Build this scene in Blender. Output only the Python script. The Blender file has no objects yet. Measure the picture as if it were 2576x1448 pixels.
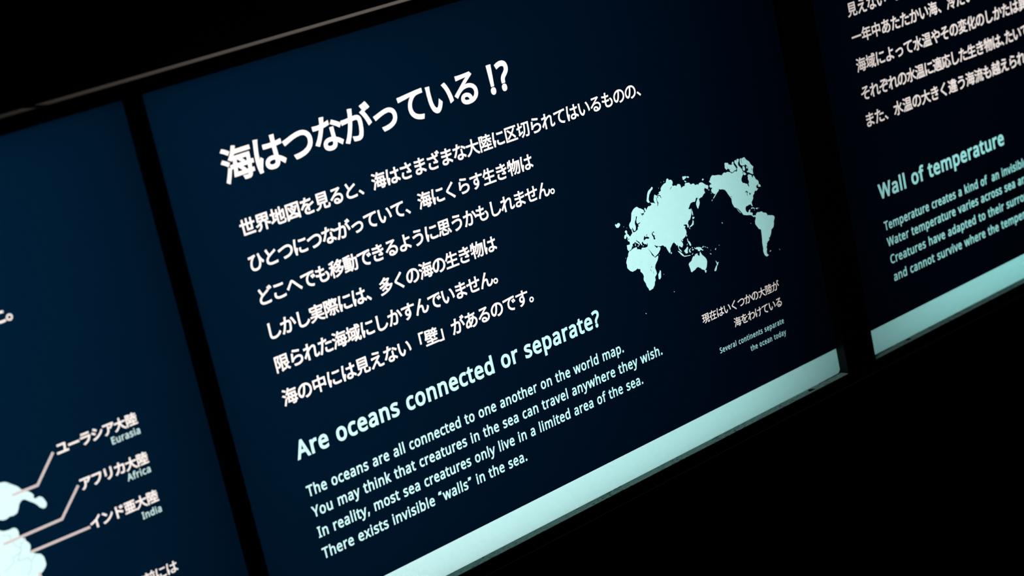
import bpy, math
import numpy as np
from mathutils import Matrix, Vector
from mathutils.geometry import delaunay_2d_cdt

scene = bpy.context.scene
COL = scene.collection
D = 1.2            # metres from the camera to the plane of the printed sheets
ZC = 1.5           # camera height in metres

# ------------------------------------------------------------------ camera
def rot(a, b, c):
    ca, sa, cb, sb, cc, sc = math.cos(a), math.sin(a), math.cos(b), math.sin(b), math.cos(c), math.sin(c)
    return Matrix(((ca, -sa, 0), (sa, ca, 0), (0, 0, 1))) @ Matrix(((1, 0, 0), (0, cb, -sb), (0, sb, cb))) @ Matrix(((cc, 0, sc), (0, 1, 0), (-sc, 0, cc)))
R = rot(-0.63778307, -0.23777274, 0.21996762)
cam = bpy.data.cameras.new('camera')
cam_ob = bpy.data.objects.new('camera', cam)
COL.objects.link(cam_ob)
rt, fw, up = R.col[0], R.col[1], R.col[2]
M = Matrix((rt, up, -fw)).transposed().to_4x4()
M.translation = Vector((0, -D, ZC))
cam_ob.matrix_world = M
cam.sensor_width = 36
cam.lens = 4877.5 * 36 / 2576
cam.clip_start = 0.02
cam.dof.use_dof = True
cam.dof.focus_distance = 1.60
cam.dof.aperture_fstop = 6.8
scene.camera = cam_ob

# ------------------------------------------------------------------ world, exposure
w = bpy.data.worlds.new('dark_room')
w.use_nodes = True
w.node_tree.nodes['Background'].inputs[0].default_value = (0.0004, 0.0004, 0.0005, 1)
w.node_tree.nodes['Background'].inputs[1].default_value = 0.2
scene.world = w
scene.view_settings.view_transform = 'Standard'
scene.view_settings.look = 'None'
scene.view_settings.exposure = 0
scene.view_settings.gamma = 1
scene.view_settings.use_curve_mapping = False
scene.cycles.use_denoising = True
scene.cycles.max_bounces = 6
scene.cycles.sample_clamp_indirect = 4

# ------------------------------------------------------------------ helpers
def P(x, y, z):
    """plane units (camera distance = 1) to metres"""
    return (x * D, y * D, ZC + z * D)

def area_light(name, loc, sx, sz, power, color, direction):
    l = bpy.data.lights.new(name, 'AREA')
    l.shape = 'RECTANGLE'; l.size = sx; l.size_y = sz; l.energy = power; l.color = color
    o = bpy.data.objects.new(name, l); COL.objects.link(o)
    o.location = loc
    o.rotation_euler = Vector(direction).to_track_quat('-Z', 'Y').to_euler()
    return o

# dim warm accent lamp in the ceiling, far to the right, grazing the wall
SPOT = (1.15, -0.07, 2.65)
sp = bpy.data.lights.new('accent_lamp', 'SPOT')
sp.energy = 25; sp.color = (1.0, 0.9, 0.82); sp.spot_size = math.radians(62); sp.spot_blend = 1.0; sp.shadow_soft_size = 0.03
so = bpy.data.objects.new('accent_lamp', sp); COL.objects.link(so)
so.location = SPOT
so.rotation_euler = (Vector((SPOT[0], 0, 1.38)) - so.location).to_track_quat('-Z', 'Y').to_euler()

# ------------------------------------------------------------------ materials
def mat_plain(name, col, rough=0.6, spec=0.3, noise=0.0, scale=60.0, metallic=0.0, bump=0.0):
    m = bpy.data.materials.new(name); m.use_nodes = True
    nt = m.node_tree; b = nt.nodes['Principled BSDF']
    b.inputs['Base Color'].default_value = (*col, 1)
    b.inputs['Roughness'].default_value = rough
    b.inputs['Specular IOR Level'].default_value = spec
    b.inputs['Metallic'].default_value = metallic
    tc = nt.nodes.new('ShaderNodeTexCoord'); n = nt.nodes.new('ShaderNodeTexNoise')
    n.inputs['Scale'].default_value = scale; n.inputs['Detail'].default_value = 5
    nt.links.new(tc.outputs['Object'], n.inputs['Vector'])
    if noise:
        mr = nt.nodes.new('ShaderNodeMapRange')
        mr.inputs['To Min'].default_value = 1 - noise; mr.inputs['To Max'].default_value = 1 + noise
        mx = nt.nodes.new('ShaderNodeVectorMath'); mx.operation = 'SCALE'
        mx.inputs[0].default_value = col
        nt.links.new(n.outputs['Fac'], mr.inputs['Value']); nt.links.new(mr.outputs[0], mx.inputs['Scale'])
        nt.links.new(mx.outputs[0], b.inputs['Base Color'])
    if bump:
        bp = nt.nodes.new('ShaderNodeBump'); bp.inputs['Strength'].default_value = bump; bp.inputs['Distance'].default_value = 0.002
        nt.links.new(n.outputs['Fac'], bp.inputs['Height']); nt.links.new(bp.outputs[0], b.inputs['Normal'])
    return m

LAMP = 12.0        # radiance of the white lamp panels inside the light boxes
def mat_ink(name, amp, dens):
    """Back-lit ink layer: light from the box behind crosses it diffusely and is
    absorbed along the slanted path (Beer's law), so dense ink dies at glancing angles."""
    m = bpy.data.materials.new(name); m.use_nodes = True
    nt = m.node_tree; nt.nodes.clear()
    out = nt.nodes.new('ShaderNodeOutputMaterial')
    geo = nt.nodes.new('ShaderNodeNewGeometry')
    dot = nt.nodes.new('ShaderNodeVectorMath'); dot.operation = 'DOT_PRODUCT'
    nt.links.new(geo.outputs['Incoming'], dot.inputs[0]); nt.links.new(geo.outputs['Normal'], dot.inputs[1])
    ab = nt.nodes.new('ShaderNodeMath'); ab.operation = 'ABSOLUTE'; nt.links.new(dot.outputs['Value'], ab.inputs[0])
    mxm = nt.nodes.new('ShaderNodeMath'); mxm.operation = 'MAXIMUM'; mxm.inputs[1].default_value = 0.15; nt.links.new(ab.outputs[0], mxm.inputs[0])
    inv = nt.nodes.new('ShaderNodeMath'); inv.operation = 'DIVIDE'; inv.inputs[0].default_value = 1; nt.links.new(mxm.outputs[0], inv.inputs[1])
    comb = nt.nodes.new('ShaderNodeCombineColor')
    for i in range(3):
        mu = nt.nodes.new('ShaderNodeMath'); mu.operation = 'MULTIPLY'; mu.inputs[1].default_value = -dens[i]; nt.links.new(inv.outputs[0], mu.inputs[0])
        ex = nt.nodes.new('ShaderNodeMath'); ex.operation = 'EXPONENT'; nt.links.new(mu.outputs[0], ex.inputs[0])
        sc = nt.nodes.new('ShaderNodeMath'); sc.operation = 'MULTIPLY'; sc.inputs[1].default_value = amp[i] / LAMP; sc.use_clamp = True
        nt.links.new(ex.outputs[0], sc.inputs[0]); nt.links.new(sc.outputs[0], comb.inputs[i])
    tr = nt.nodes.new('ShaderNodeBsdfTranslucent')
    nt.links.new(comb.outputs[0], tr.inputs['Color'])
    nt.links.new(tr.outputs[0], out.inputs['Surface'])
    return m

M_BLACK = mat_plain('black_lacquered_board', (0.005, 0.012, 0.0115), 0.6, 0.2, 0.2, 90, bump=0.05)
M_WALL = mat_plain('black_painted_wall', (0.0025, 0.0025, 0.0025), 0.95, 0.05, 0.25, 30, bump=0.2)
M_FLOOR = mat_plain('black_carpet', (0.004, 0.004, 0.004), 1.0, 0.0, 0.4, 400, bump=0.4)
M_ALU = mat_plain('dull_aluminium', (0.42, 0.40, 0.38), 0.5, 0.4, 0.25, 25)
M_WHITE = mat_plain('white_box_lining', (0.78, 0.78, 0.78), 0.9, 0.1)
M_GREY = mat_plain('grey_box_lining', (0.22, 0.22, 0.22), 0.9, 0.1)
M_SPOT = mat_plain('black_putty', (0.004, 0.004, 0.004), 0.8, 0.2)
M_TEAL = mat_ink('pale_teal_ink', (11.9, 4.32, 4.4), (2.2, 1.03, 1.06))
M_TEAL2 = mat_ink('deeper_teal_ink', (9.0, 3.15, 3.25), (2.25, 1.05, 1.08))
M_CREAM = mat_ink('warm_white_ink', (5.1, 4.6, 4.35), (1.03, 1.03, 1.03))
M_PINK = mat_ink('pinkish_white_ink', (3.7, 3.15, 3.1), (1.2, 1.2, 1.2))
M_NAVY = mat_ink('navy_ink', (0.1, 3.5, 7.6), (4.6, 4.9, 4.7))

def mat_sill(name, SC):
    m = mat_plain(name, (0.3, 0.3, 0.3), 0.95, 0.03)
    nt = m.node_tree; b = nt.nodes['Principled BSDF']
    tc = nt.nodes.new('ShaderNodeTexCoord'); mp = nt.nodes.new('ShaderNodeMapping')
    mp.inputs['Scale'].default_value = (260, 900, 100)
    nt.links.new(tc.outputs['Object'], mp.inputs['Vector'])
    n = nt.nodes.new('ShaderNodeTexNoise'); n.inputs['Scale'].default_value = 1.0; n.inputs['Detail'].default_value = 2
    nt.links.new(mp.outputs[0], n.inputs['Vector'])
    n2 = nt.nodes.new('ShaderNodeTexNoise'); n2.inputs['Scale'].default_value = 22; n2.inputs['Detail'].default_value = 2
    nt.links.new(tc.outputs['Object'], n2.inputs['Vector'])
    ad = nt.nodes.new('ShaderNodeMath'); ad.operation = 'MULTIPLY_ADD'; ad.inputs[1].default_value = 0.35
    nt.links.new(n2.outputs['Fac'], ad.inputs[0]); nt.links.new(n.outputs['Fac'], ad.inputs[2])
    cr = nt.nodes.new('ShaderNodeValToRGB')
    cr.color_ramp.elements[0].position = 0.745; cr.color_ramp.elements[0].color = (*SC, 1)
    cr.color_ramp.elements[1].position = 0.79; cr.color_ramp.elements[1].color = (SC[0] * .25, SC[1] * .25, SC[2] * .25, 1)
    nt.links.new(ad.outputs[0], cr.inputs['Fac']); nt.links.new(cr.outputs['Color'], b.inputs['Base Color'])
    return m
M_EDGE_HIGHLIGHT = mat_plain('edge_highlight_paint', (0.03, 0.028, 0.027), 0.6, 0.2)
M_SILL = mat_sill('speckled_grey_sill', (0.15, 0.29, 0.29))
M_SILL_DIM = mat_sill('dim_lit_speckled_sill', (0.10, 0.19, 0.19))  # same sill, weaker light at the right painted into its colour

# ------------------------------------------------------------------ object helpers
def link_mesh(name, verts, faces, mat, parent=None, label=None):
    me = bpy.data.meshes.new(name)
    me.from_pydata([tuple(v) for v in verts], [], [tuple(f) for f in faces])
    me.materials.append(mat); me.update()
    o = bpy.data.objects.new(name, me); COL.objects.link(o)
    if parent is not None:
        o.parent = parent
        o.matrix_parent_inverse = Matrix.Translation(-Vector(parent.location))
    if label: o['label'] = label
    return o

def box_geo(V, F, a, b):
    n = len(V); x0, y0, z0 = a; x1, y1, z1 = b
    V += [(x0, y0, z0), (x1, y0, z0), (x1, y1, z0), (x0, y1, z0), (x0, y0, z1), (x1, y0, z1), (x1, y1, z1), (x0, y1, z1)]
    F += [(n, n + 3, n + 2, n + 1), (n + 4, n + 5, n + 6, n + 7), (n, n + 1, n + 5, n + 4), (n + 1, n + 2, n + 6, n + 5), (n + 2, n + 3, n + 7, n + 6), (n + 3, n, n + 4, n + 7)]

def bevel(o, wd, seg=2):
    b = o.modifiers.new('edge', 'BEVEL'); b.width = wd; b.segments = seg; b.limit_method = 'ANGLE'
    return o

def plate_with_openings(xs0, xs1, z0, z1, y0, y1, holes):
    """one welded board with rectangular openings (metres); holes = [(x0, x1, z0, z1)] with equal z range"""
    xs = sorted({xs0, xs1, *[h[0] for h in holes], *[h[1] for h in holes]})
    zs = sorted({z0, z1, *[h[2] for h in holes], *[h[3] for h in holes]})
    solid = {}
    for i in range(len(xs) - 1):
        for k in range(len(zs) - 1):
            cx, cz = (xs[i] + xs[i + 1]) / 2, (zs[k] + zs[k + 1]) / 2
            solid[i, k] = not any(h[0] < cx < h[1] and h[2] < cz < h[3] for h in holes)
    idx = {}; V = []; F = []
    def v(i, j, k):
        if (i, j, k) not in idx:
            idx[i, j, k] = len(V); V.append((xs[i], (y0, y1)[j], zs[k]))
        return idx[i, j, k]
    for (i, k), s in solid.items():
        if not s: continue
        F.append((v(i, 0, k), v(i + 1, 0, k), v(i + 1, 0, k + 1), v(i, 0, k + 1)))
        F.append((v(i, 1, k), v(i, 1, k + 1), v(i + 1, 1, k + 1), v(i + 1, 1, k)))
        if not solid.get((i - 1, k)): F.append((v(i, 0, k), v(i, 0, k + 1), v(i, 1, k + 1), v(i, 1, k)))
        if not solid.get((i + 1, k)): F.append((v(i + 1, 0, k), v(i + 1, 1, k), v(i + 1, 1, k + 1), v(i + 1, 0, k + 1)))
        if not solid.get((i, k - 1)): F.append((v(i, 0, k), v(i, 1, k), v(i + 1, 1, k), v(i + 1, 0, k)))
        if not solid.get((i, k + 1)): F.append((v(i, 0, k + 1), v(i + 1, 0, k + 1), v(i + 1, 1, k + 1), v(i, 1, k + 1)))
    return V, F

# ------------------------------------------------------------------ layout (plane units)
T = 0.0083                       # depth of the front board before the sheets
Z_TOP, Z_BOT = -0.1101, -0.4648  # opening of every panel
Z_BAND = -0.4452                 # top of the bright teal band
DIM = [0.80, 1.0, 1.05]
INSET = [(0, 0), (0, 0.057), (0.057, 0)]   # metres the lamps stop short of each end
PANELS = [(-0.0167, 0.5018), (0.5107, 1.0292), (1.0615, 1.5800)]
Z_CAB_TOP, Z_CAB_BOT = -0.1007, -0.4745
X0, X1 = -0.10, 1.66

# ------------------------------------------------------------------ the setting
SILL_T = 0.0006
cas = 0.0022
wall_holes = [(a * D - cas, b * D + cas, ZC + Z_BOT * D - cas, ZC + Z_TOP * D + cas) for a, b in PANELS]
V, F = plate_with_openings(-1.6, 3.2, 0.0, 2.8, 0.0100, 0.0150, wall_holes)
wall = link_mesh('wall_front', V, F, M_WALL); wall['kind'] = 'structure'
V, F = [], []; box_geo(V, F, (-1.6, -3.0, -0.1), (3.2, 0.015, 0.0))
o = link_mesh('floor', V, F, M_FLOOR); o['kind'] = 'structure'
V, F = [], []; box_geo(V, F, (-1.6, -3.0, 2.8), (3.2, 0.015, 2.9))
o = link_mesh('ceiling', V, F, M_WALL); o['kind'] = 'structure'

# ------------------------------------------------------------------ long black cabinet front
cab = bpy.data.objects.new('display_cabinet', None); COL.objects.link(cab)
cab.location = (0.78 * D, 0, ZC + Z_CAB_BOT * D)
cab['label'] = 'long shallow black wall cabinet with openings that frame the glowing blue panels'
cab['category'] = 'cabinet'
zt, zb = ZC + Z_CAB_TOP * D - 0.0008, ZC + Z_CAB_BOT * D
ot, ob = ZC + Z_TOP * D, ZC + Z_BOT * D - SILL_T
def board(name, x0, x1, z0, z1, y1=-0.0001, label=None):
    V, F = [], []
    box_geo(V, F, (x0, -T * D, z0), (x1, y1, z1))
    return link_mesh(name, V, F, M_BLACK, cab, label)
board('top_rail', X0 * D, X1 * D, ot, zt)
board('bottom_rail', X0 * D, X1 * D, zb, ob)
V, F = [], []
box_geo(V, F, (X0 * D, -T * D - 0.0004, zb), (X1 * D, -T * D, zb + 0.0005)); link_mesh('edge_highlight', V, F, M_EDGE_HIGHLIGHT, cab, 'hair-thin strip painted as the highlight of the bottom edge')  # added strip, paler than the rail to draw a faint edge highlight
edges = [X0 * D] + [v * D for p in PANELS for v in p] + [X1 * D]
for k in range(0, len(edges), 2):
    board('stile', edges[k], edges[k + 1], ob, ot)
V, F = [], []
box_geo(V, F, (X0 * D, 0.0, ot + 0.003), (X1 * D, 0.0099, zt)); link_mesh('top_cleat', V, F, M_BLACK, cab)
V, F = [], []
box_geo(V, F, (X0 * D, 0.0, zb), (X1 * D, 0.0099, ob - 0.003)); link_mesh('bottom_cleat', V, F, M_BLACK, cab)
for a, b in ((X0, 0.4461), (0.4535, X1)):
    V, F = [], []
    box_geo(V, F, (a * D, -T * D - 0.0002, ZC + Z_CAB_TOP * D - 0.0008), (b * D, 0.0099, ZC + Z_CAB_TOP * D))
    bevel(link_mesh('top_strip', V, F, M_ALU, cab, 'thin grey metal strip along the top edge'), 0.0005)
for a, b in PANELS:
    V, F = [], []
    box_geo(V, F, (a * D, -T * D + 0.0003, ZC + Z_BOT * D - SILL_T), (b * D, -0.00005, ZC + Z_BOT * D))
    link_mesh('sill', V, F, M_SILL_DIM if a > 1 else M_SILL, cab, 'speckled grey ledge lit by the teal band')

def lump(name, x, y, sx, sy, sz, seed, parent, label=None):
    rng = np.random.default_rng(seed); V = []; F = []
    nu, nv = 10, 4
    for j in range(nv + 1):
        ph = j / nv * math.pi / 2
        for i in range(nu):
            th = 2 * math.pi * i / nu; r = 1 + 0.25 * rng.standard_normal() * (j < nv)
            V.append((x * D + sx * math.cos(ph) * math.cos(th) * r, y + sy * math.cos(ph) * math.sin(th) * r, ZC + Z_BOT * D + sz * math.sin(ph)))
    for j in range(nv):
        for i in range(nu):
            F.append((j * nu + i, j * nu + (i + 1) % nu, (j + 1) * nu + (i + 1) % nu, (j + 1) * nu + i))
    F.append(tuple(range(nu))[::-1])
    return link_mesh(name, V, F, M_SPOT, parent, label)
lump('putty_blob', 0.9905, -0.0045, 0.0030, 0.0022, 0.0012, 3, cab, 'small black lump on the sill')
lump('putty_blob', 1.1072, -0.0040, 0.0030, 0.0016, 0.0010, 5, cab, 'small black lump on the sill')
# ragged dark strip added for the torn foot of the band, near the right end of the middle opening
rng = np.random.default_rng(11)
V, F = [], []
nb = 60
for i in range(nb + 1):
    x = (1.004 + (1.0290 - 1.004) * i / nb) * D
    h = 0.0002 + 0.0005 * abs(rng.standard_normal()) * (i / nb) + (0.0028 * max(0, (i - 54) / 6) ** 2)
    V += [(x, -0.0011, ZC + Z_BOT * D), (x, -0.0002, ZC + Z_BOT * D), (x, -0.0002, ZC + Z_BOT * D + h)]
for i in range(nb):
    a = 3 * i
    F += [(a, a + 3, a + 5, a + 2), (a + 1, a + 2, a + 5, a + 4), (a, a + 1, a + 4, a + 3)]
link_mesh('torn_edge_strip', V, F, M_SPOT, cab, 'ragged black strip for the torn band edge in the corner')

# ------------------------------------------------------------------ glyph outlines (1/1000 em)
# flat list: code point, advance, number of outlines, then per outline its point count and x,y steps
GLYPHS = [
12289,1000,1,6,273,-56,68,58,-108,117,-116,105,-65,-57,113,-104,12290,1000,2,20,194,244,-48,-8,-41,-21,-33,-33,-22,-42,-8,-48,8,-49,22,-42,33,-33,41,
-21,48,-8,49,8,42,21,33,33,21,42,8,49,-8,48,-21,42,-33,33,-42,21,16,194,-10,-39,8,-32,22,-22,32,-8,40,8,39,22,32,32,22,39,8,40,-8,32,-22,22,-32,8,-39,
-8,-40,-22,-32,-32,-22,12300,1000,1,6,650,846,0,-647,74,0,0,578,242,0,0,69,12301,1000,1,6,350,-86,0,647,-74,0,0,-578,-242,0,0,-69,12354,1000,3,11,613,
441,-35,-78,-40,-68,-46,-59,-48,-51,-13,89,-5,94,1,41,50,16,57,11,62,5,81,727,551,-79,20,-4,-30,-7,-28,-3,-10,-37,1,-82,-7,-86,-18,5,63,5,60,187,14,
174,24,-1,74,-108,-20,-118,-15,-125,-8,12,76,5,23,7,22,-84,2,0,-22,-2,-26,-8,-77,-68,-1,-85,4,-80,9,2,-75,80,-5,82,-2,61,1,-6,-72,-5,-75,-66,-37,-60,
-47,-51,-54,-39,-59,-25,-63,-9,-64,6,-46,17,-35,25,-25,32,-15,38,-5,56,7,58,19,56,29,16,-56,72,22,-24,81,63,61,59,75,54,88,47,101,51,-21,40,-29,29,
-36,18,-41,6,-44,-7,-53,-19,-49,-32,-42,-44,-36,-54,-28,-64,-21,-73,-13,43,-67,91,21,75,30,60,39,45,46,32,52,18,57,6,60,-6,53,-18,49,-29,44,-39,38,
-49,30,-58,21,1,4,10,29,15,356,378,0,-18,7,-115,17,-112,-50,-30,-46,-17,-42,-6,-25,4,-18,12,-10,19,-4,27,8,51,24,52,37,50,47,45,12356,1000,2,31,223,
698,-97,2,6,-45,1,-44,2,-123,9,-144,15,-101,22,-82,28,-65,33,-48,36,-32,39,-19,40,-6,40,7,38,24,37,43,37,65,36,89,-63,71,-23,-74,-30,-65,-34,-47,-37,
-18,-40,13,-34,37,-28,58,-21,77,-13,93,-6,126,-1,111,3,49,12,744,670,-78,-27,53,-80,45,-95,35,-106,25,-111,16,-111,80,33,-16,105,-27,110,-37,106,-45,
96,12358,1000,2,38,720,333,-10,-72,-30,-61,-46,-53,-63,-43,-77,-34,-89,-25,-99,-17,45,-76,107,22,96,32,84,43,70,53,52,65,33,76,12,87,-6,57,-18,50,-29,
40,-38,33,-46,23,-53,14,-58,5,-113,-9,-103,-19,-83,-20,-47,-9,-45,-6,26,-93,39,16,45,15,71,21,93,20,109,9,57,-7,48,-19,35,-31,23,-40,7,300,783,-13,
-76,214,-28,212,-19,12,77,-129,7,-159,16,12360,1000,2,6,312,789,-13,-73,207,-32,190,-22,11,74,-192,20,51,727,503,-48,54,-21,-6,-27,-5,-189,-16,-176,
-10,-46,0,-39,2,7,-88,36,5,45,5,147,12,161,12,-227,-228,-184,-184,-50,-45,76,-53,108,125,95,98,23,19,24,13,27,4,25,-6,21,-18,15,-29,17,-59,17,-59,16,
-34,23,-24,30,-16,38,-8,44,-3,99,5,89,10,5,84,-87,-14,-102,-6,-33,3,-25,10,-18,16,-11,25,-17,58,-16,54,-17,36,-25,25,-34,11,-20,2,-19,0,94,90,94,88,
25,22,12363,1000,2,9,782,674,-73,-33,54,-77,51,-96,43,-101,30,-88,78,37,-49,116,-67,134,56,78,561,8,-87,90,12,127,14,-33,-115,-47,-133,-60,-134,-71,
-117,82,-32,72,135,58,144,46,139,34,121,62,5,46,2,35,-3,30,-9,22,-19,14,-31,5,-47,-5,-112,-16,-108,-27,-86,-17,-26,-20,-16,-24,-7,-26,-2,-56,5,-67,15,
13,-83,57,-10,61,-5,46,4,39,13,33,26,28,41,27,75,18,92,10,99,3,95,-6,59,-16,45,-26,31,-32,20,-39,11,-43,3,-48,-2,-65,-5,26,143,12,59,-93,10,-7,-108,
-19,-110,-86,-7,-66,-4,-45,-1,12364,1000,4,9,768,661,-73,-33,54,-76,51,-96,43,-99,31,-88,77,37,-48,115,-67,133,6,780,806,-54,-22,43,-69,38,-70,55,24,
-39,70,6,890,846,-53,-22,44,-67,39,-71,54,24,-39,68,56,64,557,9,-86,90,12,127,13,-33,-115,-47,-133,-60,-134,-71,-116,81,-33,72,135,59,144,46,139,34,
121,61,5,46,2,36,-2,29,-10,22,-19,14,-31,5,-46,-5,-112,-16,-109,-26,-85,-17,-27,-21,-15,-23,-8,-27,-2,-56,6,-66,15,13,-84,56,-10,62,-4,45,4,40,13,33,
25,28,41,26,75,18,92,11,99,3,95,-6,60,-16,45,-26,31,-33,20,-39,11,-43,3,-47,-2,-65,-5,26,142,11,60,-92,9,-7,-108,-19,-110,-87,-7,-65,-4,-45,-1,12365,
1000,2,25,305,265,-78,16,-20,-44,-14,-46,-5,-53,7,-51,20,-42,33,-34,44,-26,57,-19,67,-10,79,-4,123,4,111,13,3,80,-111,-16,-127,-5,-72,3,-58,11,-44,17,
-32,24,-19,31,-6,38,6,41,14,37,43,502,698,7,-25,-156,-1,-174,13,5,-73,183,-10,161,3,27,-78,20,-52,-124,-7,-142,1,-149,11,4,-75,155,-7,151,1,134,8,36,
-73,42,-71,-150,17,-7,-61,114,-13,105,-19,41,61,-20,21,-17,22,-37,60,-33,64,99,17,82,19,-12,75,-87,-23,-113,-20,-23,60,-22,69,103,17,94,23,-11,72,
-100,-27,-105,-18,-15,60,-9,59,-85,-11,15,-44,12367,1000,1,26,704,738,-74,66,-26,-33,-31,-34,-145,-128,-150,-124,-38,-36,-25,-32,-10,-30,6,-31,21,-32,
39,-37,166,-141,149,-138,36,-36,33,-37,71,66,-193,173,-181,150,-31,28,-15,23,0,21,14,22,29,27,145,119,141,117,12369,1000,2,25,255,765,-93,9,-1,-32,-4,
-35,-15,-104,-16,-138,-7,-157,9,-125,21,-111,23,-81,68,8,-3,34,1,21,4,24,28,103,37,118,-43,26,-29,-80,-25,-73,-15,104,0,111,9,112,16,106,18,95,8,32,
40,396,573,0,-80,79,-4,83,-2,63,1,64,2,0,-31,-1,-90,-5,-78,-10,-68,-20,-60,-31,-54,-46,-49,-46,-35,-51,-27,73,-57,78,56,57,61,37,67,23,73,12,80,4,86,
1,95,0,35,86,7,76,10,0,82,-77,-14,-86,-9,-1,151,1,31,2,28,-93,0,5,-27,4,-33,3,-63,3,-92,-63,-2,-63,-1,-85,3,12371,1000,2,10,235,702,0,-82,124,-8,140,
-3,144,4,126,8,0,82,-126,-10,-144,-4,-143,3,25,275,299,-81,8,-14,-66,-7,-73,7,-50,21,-43,34,-36,47,-28,60,-20,70,-12,82,-4,136,5,116,12,89,18,-1,86,
-91,-21,-118,-14,-133,-5,-73,4,-60,13,-46,19,-33,26,-19,31,-7,36,6,56,12373,1000,2,25,312,312,-78,18,-25,-57,-17,-55,-6,-54,7,-54,21,-46,34,-38,46,
-30,57,-21,68,-13,77,-4,147,7,111,15,4,80,-117,-19,-141,-6,-69,4,-58,11,-46,19,-34,26,-21,35,-7,43,6,47,15,45,28,158,631,2,-80,152,-9,141,0,127,7,59,
-124,62,-104,-166,15,-6,-67,129,-11,112,-16,41,56,-22,26,-22,27,-58,94,-54,112,106,17,101,24,-9,78,-110,-29,-113,-20,-28,90,-18,81,-85,-11,25,-78,30,
-90,-119,-4,-133,3,12374,1000,4,6,773,822,-54,-23,43,-68,38,-71,54,24,-39,71,6,883,862,-53,-23,44,-67,39,-72,54,24,-39,69,25,302,305,-79,18,-25,-57,
-17,-55,-6,-55,7,-54,21,-45,34,-38,46,-29,57,-21,68,-13,77,-5,148,6,111,15,3,80,-116,-18,-141,-6,-69,4,-58,11,-47,19,-34,26,-21,35,-7,43,6,46,16,46,
29,147,624,2,-80,153,-9,140,-1,127,7,59,-123,62,-105,-166,15,-6,-66,130,-11,112,-17,40,57,-22,26,-21,27,-59,93,-54,112,106,18,101,23,-9,79,-110,-30,
-113,-19,-27,89,-18,81,-86,-10,14,-41,11,-38,30,-89,-118,-4,-134,3,12375,1000,1,36,340,779,-101,1,6,-48,2,-54,-5,-237,-5,-269,6,-64,17,-51,27,-41,37,
-31,45,-20,52,-12,59,-4,89,7,78,20,68,30,59,37,49,42,42,43,33,42,-57,68,-39,-51,-45,-49,-53,-43,-63,-33,-73,-23,-85,-8,-45,3,-40,11,-33,19,-25,28,-15,
39,-6,49,5,262,7,236,3,50,12377,1000,2,19,568,372,0,-51,-10,-39,-19,-28,-27,-17,-32,-6,-32,4,-28,13,-22,20,-15,28,-5,34,6,36,15,29,22,22,28,14,30,5,
29,-4,25,-11,20,-20,52,96,653,2,-77,213,12,234,5,1,-101,-32,8,-35,3,-46,-6,-42,-17,-36,-27,-27,-35,-19,-42,-6,-47,6,-50,18,-42,26,-32,34,-24,39,-14,
41,-5,47,7,40,20,-30,-50,-42,-43,-54,-35,-64,-28,-75,-21,67,-66,90,35,71,42,55,50,39,54,25,57,15,59,4,58,-4,48,-10,43,-18,37,-2,165,14,0,180,-1,113,
-4,1,74,-293,1,-15,0,1,65,2,32,3,31,-91,0,3,-25,3,-38,2,-66,-238,-5,12379,1000,1,69,45,500,9,-82,101,14,107,12,0,-146,1,-103,4,-62,9,-50,18,-38,30,
-29,46,-19,64,-11,87,-3,158,5,132,11,3,85,-132,-17,-165,-7,-64,2,-46,8,-32,13,-19,20,-11,27,-4,34,-2,42,-1,99,1,147,159,16,161,14,-5,-93,-6,-71,-6,
-17,-12,-8,-20,-2,-46,3,-54,10,-2,-69,63,-9,69,-5,30,3,22,9,15,18,10,27,10,95,4,114,61,4,51,2,43,0,36,0,0,78,-78,-5,-111,-7,2,140,2,38,3,34,-85,0,4,
-36,1,-39,0,-143,-321,-29,1,135,1,43,3,38,-87,0,4,-43,2,-42,-1,-139,-113,-10,-54,-5,12381,1000,1,51,262,747,4,-82,76,7,263,14,-148,-128,-182,-142,
-173,-20,7,-75,185,26,175,18,-32,-23,-31,-32,-27,-39,-19,-45,-7,-50,8,-61,24,-51,40,-42,54,-32,70,-21,83,-11,98,-1,17,81,-63,-3,-81,6,-44,8,-41,13,
-35,19,-28,27,-18,35,-6,45,11,55,29,49,42,41,53,30,57,16,113,7,141,-3,0,74,-235,-9,-241,-20,152,123,147,123,27,20,27,17,-51,57,-23,-5,-31,-4,-159,-11,
-149,-5,-42,1,12382,1000,3,53,232,747,4,-82,76,7,131,8,132,7,-149,-128,-182,-142,-84,-10,-88,-10,7,-75,185,26,175,18,-32,-23,-31,-32,-27,-40,-19,-45,
-7,-49,8,-61,24,-52,40,-41,54,-32,70,-22,83,-11,98,-1,16,82,-63,-3,-80,5,-44,8,-41,14,-36,19,-27,27,-19,35,-6,45,11,54,29,49,43,41,53,30,57,16,113,8,
141,-3,0,74,-235,-9,-241,-21,152,124,147,122,27,20,27,18,-51,57,-23,-6,-31,-4,-159,-10,-149,-5,-42,1,6,728,643,-51,-22,40,-63,35,-66,51,24,-37,68,6,
833,683,-50,-23,42,-61,36,-66,51,25,-39,67,12383,1000,3,10,537,482,0,-74,93,8,93,2,87,-3,81,-9,2,76,-85,7,-88,2,-96,-3,21,558,239,-75,7,-11,-60,-4,
-58,7,-45,21,-37,35,-29,48,-20,60,-12,73,-4,104,4,89,10,3,81,-96,-15,-99,-5,-72,5,-49,14,-30,21,-14,25,-4,28,4,42,32,221,620,-55,1,-65,6,3,-78,55,-3,
61,-1,44,1,48,2,-26,-107,-47,-156,-59,-161,-62,-130,88,-30,55,136,55,165,46,157,17,67,15,67,106,14,102,20,0,79,-95,-21,-97,-15,15,74,8,39,10,41,-96,8,
1,-39,-4,-44,-6,-38,-9,-49,-56,-4,12387,1000,1,38,160,399,34,-82,73,29,108,39,119,34,107,15,57,-7,47,-21,35,-32,22,-40,8,-48,-11,-64,-32,-52,-49,-42,
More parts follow.
